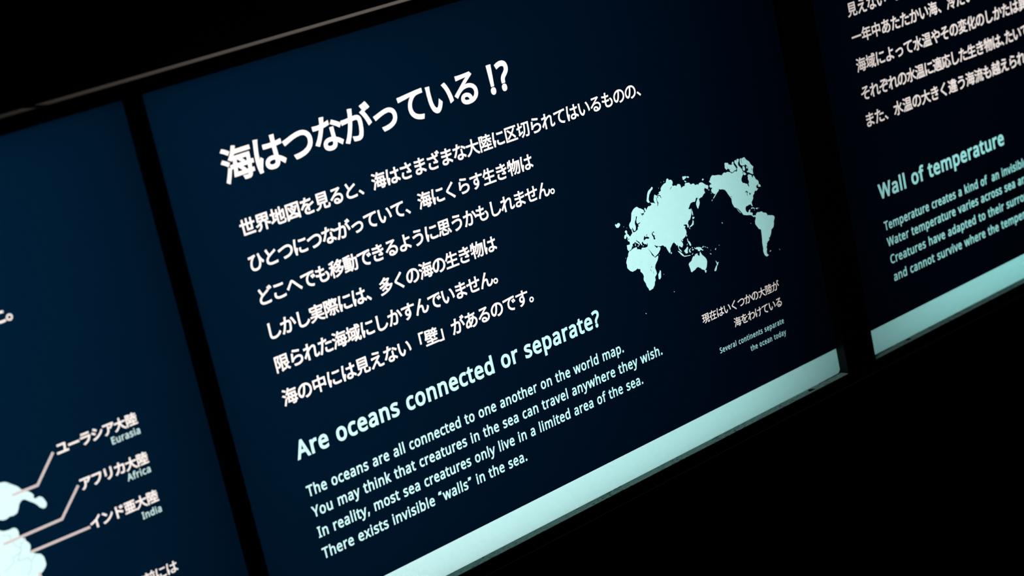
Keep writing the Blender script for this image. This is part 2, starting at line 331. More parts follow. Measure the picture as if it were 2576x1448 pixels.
-64,-31,-75,-22,-84,-14,-91,-7,32,-77,110,12,98,23,84,33,69,43,51,54,32,65,11,77,-6,55,-18,49,-27,41,-37,33,-46,24,-52,15,-58,5,-95,-10,-99,-23,-91,
-27,-68,-22,-48,-14,12388,1000,1,40,73,522,37,-88,66,27,96,36,113,38,116,28,107,12,63,-7,52,-18,42,-29,31,-38,19,-45,6,-50,-14,-80,-39,-66,-60,-52,
-78,-40,-92,-28,-103,-17,-110,-8,36,-83,127,13,116,26,102,39,84,53,63,66,41,80,14,95,-8,68,-22,58,-35,48,-46,39,-55,28,-63,17,-69,6,-116,-12,-120,-27,
-109,-33,-82,-27,-56,-16,12390,1000,1,39,85,664,9,-87,235,34,235,25,-46,-33,-43,-44,-39,-54,-31,-62,-21,-70,-7,-75,12,-88,34,-74,52,-59,64,-46,75,-33,
79,-20,80,-9,29,83,-70,6,-70,15,-64,24,-57,35,-44,47,-29,61,-11,76,7,61,21,63,33,61,46,55,56,45,66,31,96,14,100,2,0,80,-119,-7,-151,-11,-264,-24,-174,
-17,-37,-3,12391,1000,3,39,79,658,9,-87,235,34,235,25,-46,-33,-43,-44,-39,-54,-31,-62,-21,-70,-7,-75,12,-88,34,-74,52,-59,64,-46,75,-33,79,-20,80,-9,
29,83,-70,6,-70,15,-64,24,-57,35,-44,47,-29,60,-11,76,7,62,21,63,33,61,46,55,56,45,66,31,96,14,100,2,0,80,-119,-7,-151,-11,-264,-24,-174,-17,-37,-3,6,
732,519,-51,-22,44,-68,38,-73,51,24,-40,74,6,841,561,-49,-23,45,-67,39,-73,52,25,-43,73,12392,1000,1,43,308,778,-79,-33,72,-164,73,-144,-59,-46,-48,
-48,-36,-51,-22,-55,-8,-59,8,-59,23,-47,37,-38,50,-28,60,-19,69,-11,77,-4,176,8,140,17,0,89,-93,-18,-113,-12,-114,-4,-72,4,-60,13,-46,19,-33,27,-19,
33,-7,39,7,44,19,42,31,40,41,39,51,37,163,94,141,72,41,21,36,21,-44,71,-32,-24,-39,-23,-114,-60,-143,-80,-68,137,12393,1000,3,6,777,775,-54,-23,44,
-68,38,-71,54,24,-40,71,6,887,815,-53,-22,45,-67,39,-71,53,24,-39,68,43,281,765,-79,-33,73,-163,73,-145,-59,-45,-49,-48,-35,-51,-22,-55,-8,-60,8,-59,
23,-47,37,-38,49,-28,60,-19,69,-11,77,-4,177,7,139,18,1,89,-93,-18,-113,-12,-114,-4,-72,4,-60,13,-46,19,-33,27,-19,33,-7,39,7,44,19,42,30,41,41,38,51,
37,150,88,128,65,41,21,35,20,-40,73,-33,-24,-38,-23,-105,-56,-129,-72,-68,137,12394,1000,4,7,887,458,45,66,-107,68,-126,65,-41,-61,77,-39,84,-49,16,
622,165,1,-45,-4,-31,-11,-28,-21,-21,-32,-14,-43,-5,-51,6,-36,16,-22,25,-7,32,9,32,25,25,39,17,50,6,53,-4,34,687,485,-78,0,5,-122,6,-130,-48,8,-50,2,
-54,-5,-48,-13,-40,-22,-31,-30,-20,-37,-7,-43,7,-45,20,-36,32,-28,40,-20,48,-11,53,-4,56,5,44,15,34,22,23,30,14,34,4,39,-1,42,61,-36,54,-39,47,-40,43,
68,-58,45,-69,43,-81,36,-7,164,-1,52,26,451,794,-88,8,-11,-86,-20,-87,-58,-4,-55,-1,-63,2,-59,5,5,-75,59,-2,58,-1,44,1,45,2,-57,-127,-75,-133,-82,
-114,77,-40,81,126,76,148,61,148,96,16,86,21,-2,75,-78,-22,-79,-15,22,86,12395,1000,3,8,456,675,0,-80,132,-8,149,0,130,8,0,81,-127,-11,-151,-1,21,495,
268,-72,7,-13,-65,-4,-53,6,-44,20,-37,32,-29,47,-22,62,-13,76,-5,140,6,110,15,-2,84,-121,-20,-127,-6,-70,5,-48,13,-31,20,-15,25,-5,27,4,42,25,265,752,
-89,8,-2,-35,-5,-36,-17,-108,-19,-142,-9,-151,5,-127,14,-109,18,-85,72,5,-3,35,1,21,4,24,29,103,42,121,-42,32,-29,-72,-29,-74,-7,70,-2,70,8,129,20,
139,22,115,9,34,12398,1000,2,19,476,642,-23,-138,-33,-132,-31,-89,-31,-67,-30,-46,-30,-26,-29,-8,-28,7,-28,21,-24,36,-17,51,-6,67,7,60,21,60,34,57,45,
52,58,44,67,33,52,559,644,68,-13,59,-25,49,-35,39,-45,29,-52,17,-58,6,-63,-7,-69,-21,-61,-32,-51,-40,-42,-48,-33,-52,-25,-54,-16,-40,-7,-46,-6,47,-74,
95,20,83,32,69,45,55,56,40,66,25,76,8,86,-9,84,-26,78,-42,68,-57,57,-71,44,-83,27,-95,10,-101,-11,-92,-32,-81,-49,-68,-64,-51,-75,-33,-85,-11,-91,7,
-77,19,-66,30,-52,36,-39,42,-25,44,-8,45,9,43,26,40,43,38,61,35,78,32,94,36,144,12399,1000,3,25,255,764,-88,7,-2,-35,-4,-36,-18,-113,-19,-152,-9,-156,
5,-126,14,-107,19,-83,70,5,-2,35,1,22,3,23,30,103,41,118,-41,32,-29,-72,-28,-75,-8,70,-2,69,9,134,19,148,22,121,7,34,16,676,185,1,-35,-3,-37,-11,-30,
-20,-23,-31,-14,-44,-5,-49,5,-39,15,-25,25,-9,34,9,33,27,26,40,16,52,6,52,-4,50,749,770,-90,0,3,-31,1,-30,0,-124,-94,-2,-86,2,-84,6,0,-75,85,-5,83,-2,
96,2,4,-130,6,-127,-45,7,-48,2,-61,-5,-51,-15,-40,-24,-30,-31,-18,-36,-6,-40,6,-42,18,-35,30,-28,41,-21,51,-13,62,-4,60,6,45,18,32,26,21,33,12,38,3,
40,0,21,76,-51,75,-65,44,67,-56,47,-66,45,-76,37,-7,136,-5,149,88,8,85,11,0,77,-83,-13,-90,-10,3,121,2,30,12402,1000,1,64,109,686,6,-84,56,8,79,10,91,
13,-45,-53,-43,-61,-39,-68,-31,-75,-21,-83,-8,-90,7,-66,19,-56,32,-47,41,-36,50,-27,58,-16,65,-5,107,14,84,39,63,61,43,79,27,92,11,101,-3,107,40,-72,
45,-66,51,-60,52,71,-66,69,-50,72,-38,75,-27,73,-18,70,-13,64,-79,-22,23,-74,19,-151,0,-133,-18,-113,-36,-91,-53,-68,-72,-42,-90,-14,-43,3,-40,10,-37,
17,-30,25,-24,35,-16,44,-5,55,12,100,30,92,42,81,48,68,46,53,38,33,27,10,26,8,-23,71,-89,-22,-119,-18,-109,-10,-28,-1,12408,1000,1,29,56,274,74,-75,
27,37,32,40,91,117,88,114,20,21,17,12,18,1,19,-9,23,-22,86,-103,101,-119,115,-128,120,-123,64,73,-136,131,-114,120,-102,117,-99,112,-32,27,-30,15,-29,
3,-28,-8,-28,-19,-29,-29,-100,-126,-96,-113,-37,-36,12414,1000,2,18,500,178,1,-67,-6,-36,-15,-24,-23,-16,-29,-9,-33,-2,-52,4,-40,11,-27,18,-15,22,-5,
26,6,26,18,23,30,18,41,12,52,4,49,-2,66,185,473,1,-75,127,-10,123,-4,57,0,4,-136,-41,4,-43,2,-67,-5,-57,-14,-45,-23,-34,-31,-21,-37,-7,-43,6,-44,20,
-37,31,-29,43,-20,56,-13,66,-4,58,6,45,15,34,23,22,29,13,32,4,35,-2,62,94,-43,81,-53,67,-55,46,71,-51,39,-66,43,-81,41,-94,33,-7,154,139,8,138,15,1,
75,-137,-17,-142,-10,0,12,0,128,141,10,129,13,1,73,-136,-17,-135,-10,1,61,2,38,4,29,-85,0,3,-29,1,-31,0,-71,-46,0,-129,7,-127,15,1,-74,125,-11,131,-6,
44,0,0,-125,0,-15,-54,0,-124,5,12418,1000,1,71,98,405,-4,-77,99,-23,110,-13,-6,-65,-2,-50,6,-64,19,-52,29,-41,37,-30,46,-20,52,-12,56,-4,81,5,71,16,
61,26,49,35,37,44,23,53,8,60,-6,62,-19,57,-32,56,-45,56,-88,-18,48,-49,34,-51,20,-53,7,-51,-8,-48,-23,-42,-36,-34,-50,-25,-61,-16,-71,-5,-52,5,-42,14,
-33,23,-23,31,-13,39,-5,45,2,44,4,55,36,0,99,2,97,8,2,76,-105,-10,-103,-3,-19,0,22,181,7,0,108,2,95,7,2,75,-94,-10,-109,-3,14,103,5,33,8,37,-90,6,1,
-30,-2,-41,-11,-105,-114,13,-105,24,-4,-73,104,-21,111,-14,-22,-181,-108,14,12420,1000,2,6,555,635,57,45,-75,69,-72,58,-57,-41,75,-63,62,60,429,38,
-82,85,41,108,53,38,-83,54,-138,46,-142,36,-130,86,23,-68,205,-84,215,-38,83,88,39,86,32,81,22,72,8,53,-6,40,-17,29,-25,17,-31,6,-34,-4,-35,-12,-31,
-21,-27,-29,-21,-40,-13,-49,-5,-52,5,-48,11,-42,16,-3,-78,68,-19,82,-9,62,5,52,15,42,23,33,31,23,38,13,43,5,47,-7,52,-20,45,-33,38,-44,28,-55,19,-64,
6,-83,-9,-91,-25,-93,-34,-93,-39,-29,61,-29,54,-19,34,-16,33,-82,-33,26,-35,23,-36,27,-49,30,-61,-64,-28,-55,-23,-37,-14,12424,1000,2,18,466,196,1,
-64,-4,-37,-13,-29,-22,-21,-31,-12,-39,-4,-53,4,-42,10,-31,18,-19,24,-7,30,7,31,20,25,33,19,46,12,56,4,49,-2,46,541,785,-95,0,6,-43,2,-56,1,-184,2,
-108,6,-124,-42,4,-43,2,-79,-6,-63,-17,-49,-25,-34,-33,-20,-40,-7,-43,8,-51,24,-41,36,-30,48,-20,58,-12,66,-4,60,6,47,15,34,24,24,31,14,36,4,40,-2,67,
99,-45,88,-57,73,-64,48,76,-61,49,-74,47,-84,42,-92,32,-7,133,-3,116,0,9,147,5,152,11,-3,75,-152,-12,-144,-6,0,102,3,53,12425,1000,2,6,335,784,-20,
-76,187,-42,201,-36,19,77,-194,31,44,313,602,-84,11,-20,-208,-31,-198,74,-18,12,24,18,26,46,46,55,37,63,28,70,17,76,6,57,-7,49,-18,37,-29,24,-38,9,
-45,-9,-56,-29,-48,-47,-40,-67,-30,-87,-19,-105,-5,-126,9,24,-82,146,-4,122,12,97,28,74,42,51,54,30,64,10,73,-8,56,-24,50,-38,42,-51,33,-62,21,-72,7,
-71,-5,-68,-14,-65,-24,-63,-34,-59,-45,20,139,12426,1000,1,52,339,789,-88,3,-3,-42,-5,-44,-20,-156,-11,-167,4,-90,7,-69,77,6,-5,66,3,57,14,69,29,70,
41,67,51,55,57,38,61,14,48,-9,40,-26,31,-42,22,-54,14,-66,4,-75,-10,-98,-29,-80,-45,-64,-60,-49,-71,-37,-82,-26,-90,-18,47,-72,101,24,91,35,78,48,64,
60,48,76,30,92,10,110,-6,85,-16,75,-26,63,-34,51,-43,38,-48,23,-55,8,-61,-10,-57,-26,-50,-39,-43,-48,-35,-52,-26,-52,18,138,12427,1000,2,15,580,33,
-39,-4,-42,-2,-54,5,-42,16,-27,25,-10,32,6,25,17,20,26,14,31,5,42,-7,36,-18,27,-29,19,-38,69,238,737,3,-83,33,4,33,2,306,14,-114,-97,-118,-99,-125,
-105,-144,-119,57,-59,61,60,58,49,57,39,62,29,67,17,78,6,62,-6,54,-17,45,-26,34,-35,21,-41,8,-47,-5,-46,-16,-41,-25,-34,-35,-28,-44,-22,-11,46,-19,42,
-30,36,-38,28,-48,18,-58,7,-52,-7,-42,-19,-33,-28,-20,-36,-7,-40,7,-39,20,-35,32,-28,43,-22,54,-13,63,-5,86,6,75,18,63,30,51,39,38,49,23,58,8,65,-7,
56,-20,50,-33,43,-43,36,-53,27,-61,17,-68,6,-69,-5,-70,-16,264,219,28,21,28,20,-46,58,-20,-4,-34,-4,-172,-8,-171,-5,-34,1,12428,1000,1,74,293,720,-5,
-95,-79,-11,-65,-6,-33,-1,-32,0,8,-82,196,27,-7,-99,-109,-155,-113,-149,51,-69,81,116,82,120,-1,-39,-2,-133,-1,-123,-1,-29,-2,-30,87,0,-5,61,-4,120,0,
121,1,57,2,61,73,71,78,62,76,43,67,16,34,-5,26,-14,16,-26,5,-37,-10,-116,-18,-133,-10,-124,5,-45,15,-35,23,-26,31,-15,37,-5,50,6,48,16,44,26,42,35,
-13,86,-51,-46,-51,-27,-49,-10,-23,5,-17,13,-9,20,-3,23,18,188,19,186,-6,45,-16,37,-28,28,-39,18,-50,6,-63,-11,-67,-28,-65,-39,-61,-46,-52,-45,5,58,
23,38,22,32,-29,35,-6,-2,11,92,9,59,-94,3,3,-38,12431,1000,1,71,293,720,-5,-95,-79,-11,-65,-6,-33,-1,-32,0,8,-83,196,27,-7,-97,-108,-156,-113,-149,50,
-69,81,116,82,120,-1,-39,-2,-133,-1,-123,-1,-30,-2,-29,87,0,-5,61,-4,120,0,121,1,57,2,61,56,48,60,39,63,30,66,19,68,7,60,-8,49,-21,37,-31,26,-38,16,
-40,5,-40,-9,-68,-24,-58,-39,-47,-51,-38,-59,-29,-67,-21,-71,-14,37,-75,89,22,79,30,67,39,55,49,41,58,25,70,8,80,-8,63,-20,55,-32,47,-41,37,-49,28,
-54,17,-58,6,-74,-7,-80,-22,-82,-39,-83,-58,5,65,23,38,22,32,-30,35,-5,-2,11,92,9,59,-94,3,3,-38,12434,1000,1,82,882,441,-33,75,-40,-20,-42,-19,-85,
-37,-97,-44,-18,39,-30,28,-39,17,-46,6,-47,-4,-49,-13,-43,-20,49,75,41,80,170,9,162,19,1,74,-149,-20,-156,-11,18,64,11,52,-82,7,-8,-60,-17,-65,-66,-1,
-82,3,-87,8,0,-75,86,-5,78,-1,44,0,-34,-65,-49,-73,-64,-80,-84,-88,68,-50,47,57,44,47,51,38,58,25,63,10,32,-4,27,-11,20,-19,12,-28,-58,-32,-55,-34,
-49,-39,-39,-44,-26,-49,-9,-55,7,-47,19,-37,31,-27,39,-20,48,-13,55,-7,59,-2,141,5,133,13,2,80,-140,-18,-133,-6,-49,1,-44,5,-36,10,-28,16,-18,24,-6,
34,8,38,21,36,33,33,44,31,52,30,-1,-83,-2,-73,77,0,-3,192,109,48,94,38,45,18,12435,1000,1,58,547,742,-88,36,-18,-41,-19,-36,-97,-182,-139,-275,-110,
-252,86,-30,37,110,49,118,27,47,35,43,41,36,44,25,48,9,30,-5,22,-13,15,-22,6,-30,2,-94,2,-96,5,-30,11,-29,18,-27,27,-21,36,-15,48,-5,58,7,52,19,45,31,
39,41,34,50,29,59,25,66,-66,54,-16,-55,-24,-55,-30,-52,-37,-42,-44,-29,-52,-11,-31,4,-25,13,-17,22,-8,32,-2,89,-2,96,-7,43,-16,34,-25,24,-32,15,-37,5,
-49,-6,-51,-20,-49,-36,97,176,91,156,17,27,12450,1000,2,21,931,676,-49,47,-34,-4,-36,-2,-574,0,-58,3,-56,6,0,-91,58,5,56,1,570,0,-35,-54,-52,-61,-64,
-60,-68,-49,66,-53,81,67,70,76,57,73,41,60,13,18,20,532,544,-90,0,3,-37,1,-35,-2,-70,-6,-67,-13,-63,-21,-58,-32,-54,-44,-49,-59,-43,-45,-27,-45,-18,
74,-60,96,58,71,65,50,74,32,82,19,91,9,100,12452,1000,1,21,86,361,40,-78,137,48,129,56,115,59,0,-370,-2,-61,-4,-46,98,0,-4,47,-2,60,0,422,98,70,91,75,
81,78,-67,62,-78,-83,-93,-80,-102,-72,-124,-69,-147,-64,12459,1000,1,57,855,579,-56,28,-28,-4,-36,-1,-238,0,5,103,2,41,4,41,-94,0,5,-42,2,-41,-1,-53,
-3,-49,-176,0,-58,1,-56,5,0,-85,56,4,59,0,168,0,-21,-114,-32,-97,-40,-82,-49,-69,-56,-59,-51,-41,-52,-33,73,-59,68,52,60,58,52,66,44,76,36,87,27,100,
20,115,280,0,-3,-101,-8,-125,-16,-119,-24,-84,-13,-20,-20,-10,-25,-3,-70,3,-79,8,10,-83,81,-5,80,-2,37,4,30,11,23,19,17,27,28,102,18,139,10,140,5,102,
1,23,12471,1000,3,6,301,768,-45,-67,112,-70,103,-72,47,68,-103,70,17,151,53,46,-81,105,27,117,43,110,54,115,77,104,87,91,94,74,100,-48,82,-55,-83,-66,
-79,-76,-75,-87,-68,-95,-61,-107,-52,-115,-39,6,150,543,-44,-68,113,-67,105,-70,46,70,-104,67,12489,1000,3,6,656,720,-55,-25,47,-73,42,-79,57,26,-45,
79,6,777,770,-55,-26,49,-72,44,-78,56,28,-46,78,20,305,75,-2,-61,-4,-57,96,0,-4,59,-2,59,0,329,127,-43,140,-57,125,-60,35,85,-128,57,-153,58,-146,49,
0,164,2,52,5,52,-99,0,6,-53,2,-51,12501,1000,1,31,861,665,-61,39,-28,-4,-25,-1,-502,0,-52,2,-48,4,0,-88,45,2,55,1,511,0,-16,-79,-28,-86,-38,-85,-49,
-76,-54,-61,-64,-56,-75,-49,-90,-41,-107,-34,68,-75,103,39,89,47,77,54,67,61,58,67,54,86,42,98,32,98,21,87,6,27,12518,1000,1,29,79,148,0,-91,45,3,43,
1,675,0,39,-1,44,-3,0,91,-40,-4,-43,-2,-136,0,37,239,33,229,3,16,5,17,-67,32,-28,-6,-34,-3,-369,0,-49,1,-46,5,0,-89,46,3,50,1,394,0,-26,-209,-37,-236,
-451,0,-43,1,12521,1000,2,12,231,745,0,-83,43,2,47,1,392,0,50,-1,42,-2,0,83,-42,-4,-49,-1,-393,0,-47,1,29,878,481,-57,36,-23,-6,-32,-2,-527,0,-45,1,
-53,5,0,-84,53,2,45,1,531,0,-25,-75,-40,-76,-54,-70,-71,-62,-84,-52,-94,-41,-103,-28,62,-71,76,24,75,32,72,40,70,50,65,63,50,65,40,70,32,74,24,75,5,
14,12522,1000,2,26,776,759,-94,0,4,-40,1,-47,0,-158,-2,-101,-6,-81,-14,-66,-25,-55,-36,-50,-51,-47,-57,-37,-64,-28,-67,-21,65,-69,59,22,63,31,62,41,
54,52,39,52,29,59,21,73,12,95,4,126,0,162,1,47,12,312,751,-91,0,3,-36,1,-36,0,-333,-2,-44,-3,-33,92,0,-3,35,-1,41,0,334,1,38,12531,1000,2,6,227,733,
-57,-61,133,-104,116,-105,63,63,-122,107,20,141,63,53,-82,117,28,104,38,92,43,80,46,86,62,78,68,68,74,57,76,47,76,-48,85,-42,-76,-56,-79,-68,-77,-79,
-73,-89,-63,-78,-44,-92,-41,-107,-36,12540,1000,1,12,102,433,0,-98,61,4,78,1,549,0,63,-2,44,-3,0,98,-43,-3,-65,-2,-548,0,-79,2,19968,1000,1,4,44,431,
0,-82,916,0,0,82,19990,1000,2,26,457,835,0,-245,-182,0,0,223,-78,0,0,-223,-146,0,0,-73,146,0,0,-532,725,0,0,73,-647,0,0,459,182,0,0,-317,344,0,0,317,
149,0,0,73,-149,0,0,234,-78,0,0,-234,-191,0,0,245,4,723,517,0,-248,-191,0,0,248,20013,1000,3,16,458,840,0,-179,-362,0,0,-475,75,0,0,62,287,0,0,-327,
79,0,0,327,288,0,0,-57,77,0,0,470,-365,0,0,179,4,171,322,0,266,287,0,0,-266,4,825,322,-288,0,0,266,288,0,20124,1000,6,24,121,567,0,-394,71,0,0,36,149,
0,0,-179,-293,0,0,-69,905,0,0,69,-310,0,0,179,157,0,0,-34,75,0,0,392,-232,0,0,140,281,0,0,70,-847,0,0,-70,264,0,0,-140,4,414,707,156,0,0,-140,-156,0,
4,414,209,156,0,0,-179,-156,0,4,341,278,-149,0,0,221,149,0,4,414,278,0,221,156,0,0,-221,4,643,278,0,221,157,0,0,-221,20919,1000,5,6,49,768,76,-115,55,
-107,71,35,-59,105,-78,111,6,37,4,75,-34,72,165,69,179,-66,34,-75,-186,6,527,527,56,-63,46,-60,61,38,-46,57,-58,60,23,592,841,-47,-81,-59,-80,-71,-76,
-80,-69,-88,-60,30,-27,25,-30,89,64,81,73,73,80,63,85,64,-86,73,-82,77,-72,76,-58,27,33,30,30,-85,56,-84,73,-77,82,-63,86,19,35,18,357,373,0,-70,405,
0,-86,-108,-91,-95,-56,38,-52,35,-51,-44,150,-107,123,-103,54,51,-48,41,-60,46,81,86,81,99,68,101,-53,35,-13,-5,20999,1000,2,40,420,752,0,-72,161,0,
-4,-123,-8,-118,-18,-113,-31,-104,-48,-94,-68,-81,-93,-67,30,-27,25,-32,98,74,73,89,51,102,34,112,20,122,10,128,4,132,207,0,-10,-288,-13,-196,-16,
-118,-21,-55,-17,-15,-22,-3,-53,1,-81,5,16,-38,7,-39,79,-3,63,2,30,7,25,14,23,24,25,64,18,130,12,215,11,323,1,42,21,150,67,64,39,227,105,-8,31,-6,35,
-196,-83,0,303,202,44,-12,67,-190,-40,0,233,-72,0,0,-248,-131,-28,12,-69,119,26,0,-275,-7,-34,-18,-24,-19,-14,20,-33,21069,1000,6,4,604,514,0,-410,70,
0,0,410,15,807,544,0,-530,-2,-11,-6,-6,-13,-2,-49,-1,-83,2,16,-36,11,-36,97,2,61,11,25,15,13,25,4,36,0,531,17,723,845,-42,-82,-52,-81,-300,0,49,18,
-43,70,-57,71,-70,-25,52,-68,40,-66,-247,0,0,-69,894,0,0,69,-233,0,45,67,44,70,4,409,301,0,-101,-222,0,0,101,4,409,360,-222,0,0,99,222,0,18,116,523,0,
-598,71,0,0,216,222,0,0,-134,-4,-13,-14,-4,-41,-1,-69,2,15,-34,11,-33,84,2,55,11,22,14,11,23,3,32,0,517,21205,1000,5,87,655,827,0,-112,-2,-109,-119,0,
0,-69,117,0,-8,-110,-14,-103,-22,-95,-33,-86,-45,-77,0,4,-201,-21,0,80,197,0,0,58,-197,0,0,61,195,0,0,299,-195,0,0,63,214,0,0,59,-214,0,0,74,105,13,
91,16,-37,58,-126,-22,-153,-17,-155,-10,10,-28,8,-28,92,4,96,7,0,-67,-217,0,0,-59,217,0,0,-63,-187,0,0,-299,187,0,0,-61,-190,0,0,-58,190,0,0,-87,-217,
-20,10,-66,196,22,226,26,-21,-18,-22,-17,30,-25,25,-29,69,62,54,73,41,81,31,91,21,98,13,105,8,112,142,0,-12,-293,-15,-166,-19,-70,-15,-12,-20,-3,-45,
0,-68,4,15,-36,7,-36,68,-1,55,2,27,5,22,12,18,21,21,53,15,107,11,178,8,267,0,37,-213,0,2,109,1,112,4,134,373,125,0,0,-73,-125,0,4,328,373,131,0,0,-73,
-131,0,4,134,495,125,0,0,-72,-125,0,4,328,495,131,0,0,-72,-131,0,21270,1000,2,44,867,695,-78,-104,-92,-97,-101,-88,0,416,-80,0,0,-476,-97,-63,-97,-53,
30,-27,25,-30,69,38,70,43,0,-173,3,-49,8,-38,16,-27,25,-17,34,-9,44,-3,178,0,46,6,34,18,25,32,16,48,10,65,7,84,-39,15,-36,22,-5,-88,-6,-62,-12,-39,
-17,-20,-27,-6,-166,0,-29,3,-18,9,-9,20,-2,34,0,230,95,74,90,82,84,88,74,94,14,313,840,-53,-113,-65,-107,-74,-97,-79,-81,28,-37,22,-36,58,62,57,71,0,
-582,79,0,0,699,54,97,47,101,21306,1000,2,8,927,786,-830,0,0,-836,855,0,0,72,-781,0,0,691,756,0,23,259,585,122,-103,124,-113,-88,-82,-94,-74,-97,-64,
32,-28,28,-29,93,67,91,76,88,84,121,-121,93,-106,61,55,-99,106,-125,121,103,127,90,136,-71,28,-80,-125,-96,-118,-123,108,-119,99,22259,1000,5,6,383,
547,76,-78,54,-77,51,40,-56,75,-76,75,7,430,671,56,-44,52,-48,37,-46,47,46,-64,67,-83,65,8,88,793,0,-870,75,0,0,71,675,0,0,-71,77,0,0,870,4,163,66,0,
655,675,0,0,-655,34,290,609,-66,-13,38,-101,48,-90,57,-79,68,-69,-77,-39,-86,-33,-94,-27,23,-32,19,-33,101,33,91,39,82,46,84,-48,95,-39,107,-29,20,36,
25,32,-99,23,-89,32,-79,40,70,68,60,80,49,92,39,105,-76,11,-34,-96,-45,-84,-56,-73,-67,-61,-68,63,-57,72,-47,83,22312,1000,2,24,391,840,-24,-77,-29,
-78,-275,0,0,-72,242,0,-53,-94,-61,-88,-72,-78,-81,-67,21,-33,18,-36,61,48,55,53,0,-394,75,0,0,483,66,100,56,106,549,0,0,72,-518,0,25,68,23,68,16,598,
561,0,-193,-225,0,0,-70,225,0,0,-284,-265,0,0,-70,605,0,0,70,-265,0,0,284,227,0,0,70,-227,0,0,193,22320,1000,2,63,429,747,0,-274,-108,-45,28,-67,80,
34,0,-316,3,-48,10,-36,18,-25,28,-16,38,-8,51,-3,247,0,46,4,34,13,25,22,17,34,11,48,7,61,-35,10,-32,18,-5,-59,-8,-41,-13,-25,-20,-13,-30,-4,-241,0,
-41,3,-24,9,-11,20,-3,34,0,349,134,57,0,-340,71,0,0,370,140,60,-2,-199,-5,-97,-6,-17,-10,-8,-14,-2,-28,0,-39,2,11,-32,7,-34,48,2,46,6,26,11,18,21,11,
34,7,133,2,244,4,14,-53,20,-14,-11,-15,-14,-134,-56,0,250,-71,0,0,-280,-134,-56,0,243,18,33,154,30,-75,147,66,162,74,-17,67,-114,-48,0,290,118,0,0,71,
-118,0,0,229,-71,0,0,-229,-128,0,0,-71,128,0,0,-320,-74,-30,22495,1000,5,5,294,103,19,-72,343,99,-7,63,-193,-50,4,415,468,131,0,0,-169,-131,0,4,357,
529,0,-291,250,0,0,291,18,36,129,28,-74,130,64,139,72,-21,67,-93,-45,0,312,91,0,0,71,-91,0,0,232,-70,0,0,-232,-106,0,0,-71,106,0,0,-345,-60,-28,54,
862,529,-42,-136,-54,-123,-18,163,-11,190,212,0,0,69,-54,0,45,43,-55,51,-68,52,-43,-38,67,-54,52,-54,-158,0,-1,147,-72,0,2,-147,-337,0,0,-69,339,0,9,
-165,14,-150,21,-131,-60,-76,-69,-66,-77,-57,30,-24,25,-25,62,48,57,54,52,60,20,-58,23,-48,27,-35,31,-21,34,-8,33,6,25,18,17,33,12,50,9,69,-27,16,-27,
23,-6,-84,-10,-46,-17,-14,-26,12,-24,34,-21,55,-19,74,58,105,49,116,39,127,22721,1000,5,4,209,459,188,0,0,-107,-188,0,40,660,827,13,-30,10,-32,-180,0,
0,-60,114,0,-55,-14,20,-50,13,-50,-117,0,0,-61,199,0,0,-82,-182,0,0,-60,182,0,0,-115,70,0,0,115,185,0,0,60,-185,0,0,82,207,0,0,61,-128,0,21,49,22,52,
-67,12,-18,-55,-22,-58,-122,0,19,6,-15,52,-23,56,308,0,0,60,-170,0,-13,40,-18,39,19,100,805,0,-175,-2,-72,-9,-78,-21,-78,-37,-71,26,-24,23,-29,29,48,
21,52,16,54,0,-137,316,0,0,221,-302,0,3,36,2,34,288,0,0,219,4,166,747,218,0,0,-104,-218,0,16,462,275,0,-79,-312,0,0,-66,312,0,0,-116,-416,0,0,-66,909,
0,0,66,-417,0,0,116,321,0,0,66,-321,0,0,79,22793,1000,5,9,226,623,-40,-71,-52,-66,-59,-54,32,-20,28,-22,59,61,55,74,45,80,6,691,591,99,-96,79,-96,60,
41,-80,91,-101,94,37,391,388,-53,-60,-72,-59,-89,-57,-106,-50,26,-24,23,-30,92,46,81,51,63,-70,75,-60,-119,-40,-130,-31,-136,-20,22,-32,16,-35,147,26,
141,38,130,51,90,-41,100,-32,108,-24,117,-17,20,36,24,34,-139,17,-128,29,-114,39,65,43,57,49,51,55,42,62,-49,33,-14,-3,-313,0,27,30,25,30,8,346,245,6,
5,331,0,-49,-53,-60,-47,-68,-41,-62,40,-53,45,18,432,834,24,-41,22,-42,-408,0,0,-66,277,0,0,-295,76,0,0,295,153,0,0,-295,76,0,0,295,278,0,0,66,-368,0,
-26,51,-32,50,22810,1000,2,36,456,842,-58,-64,-78,-66,-96,-63,-113,-55,28,-25,24,-28,86,44,78,48,70,52,282,0,-56,-59,-67,-54,-75,-48,-62,47,-66,42,
-55,-39,61,-40,56,-45,-110,-47,-114,-36,-113,-25,20,-32,16,-35,113,28,114,39,111,48,104,59,94,68,82,80,64,90,-49,30,-13,-3,-261,0,34,35,32,36,38,619,
493,-52,-60,-68,-61,-85,-59,-99,-55,-115,-48,26,-27,21,-30,118,54,105,59,90,66,273,0,-57,-73,-70,-63,-82,-54,-60,52,-64,48,-62,-36,61,-49,56,-51,-110,
-43,-119,-33,-124,-23,-127,-16,18,-36,13,-37,151,23,146,34,138,46,126,61,112,78,93,96,72,117,-50,31,-14,-4,-244,0,34,37,32,38,22823,1000,1,41,461,839,
-2,-133,-13,-153,-384,0,0,-77,371,0,-21,-81,-30,-81,-41,-77,-52,-74,-66,-67,-82,-61,-98,-51,32,-30,25,-32,96,53,82,61,67,68,54,74,44,78,33,81,25,82,
43,-110,53,-100,61,-89,71,-79,81,-66,92,-53,26,37,30,33,-92,49,-81,63,-71,77,-61,89,-50,99,-40,107,379,0,0,77,-416,0,13,152,3,134,23455,1000,1,68,433,
825,25,-40,18,-44,-399,0,0,-193,74,0,0,126,694,0,0,-119,-310,0,0,87,-76,0,0,-87,-297,0,0,-63,297,0,0,-88,-281,0,0,-62,279,0,-6,-47,-12,-46,-377,0,0,
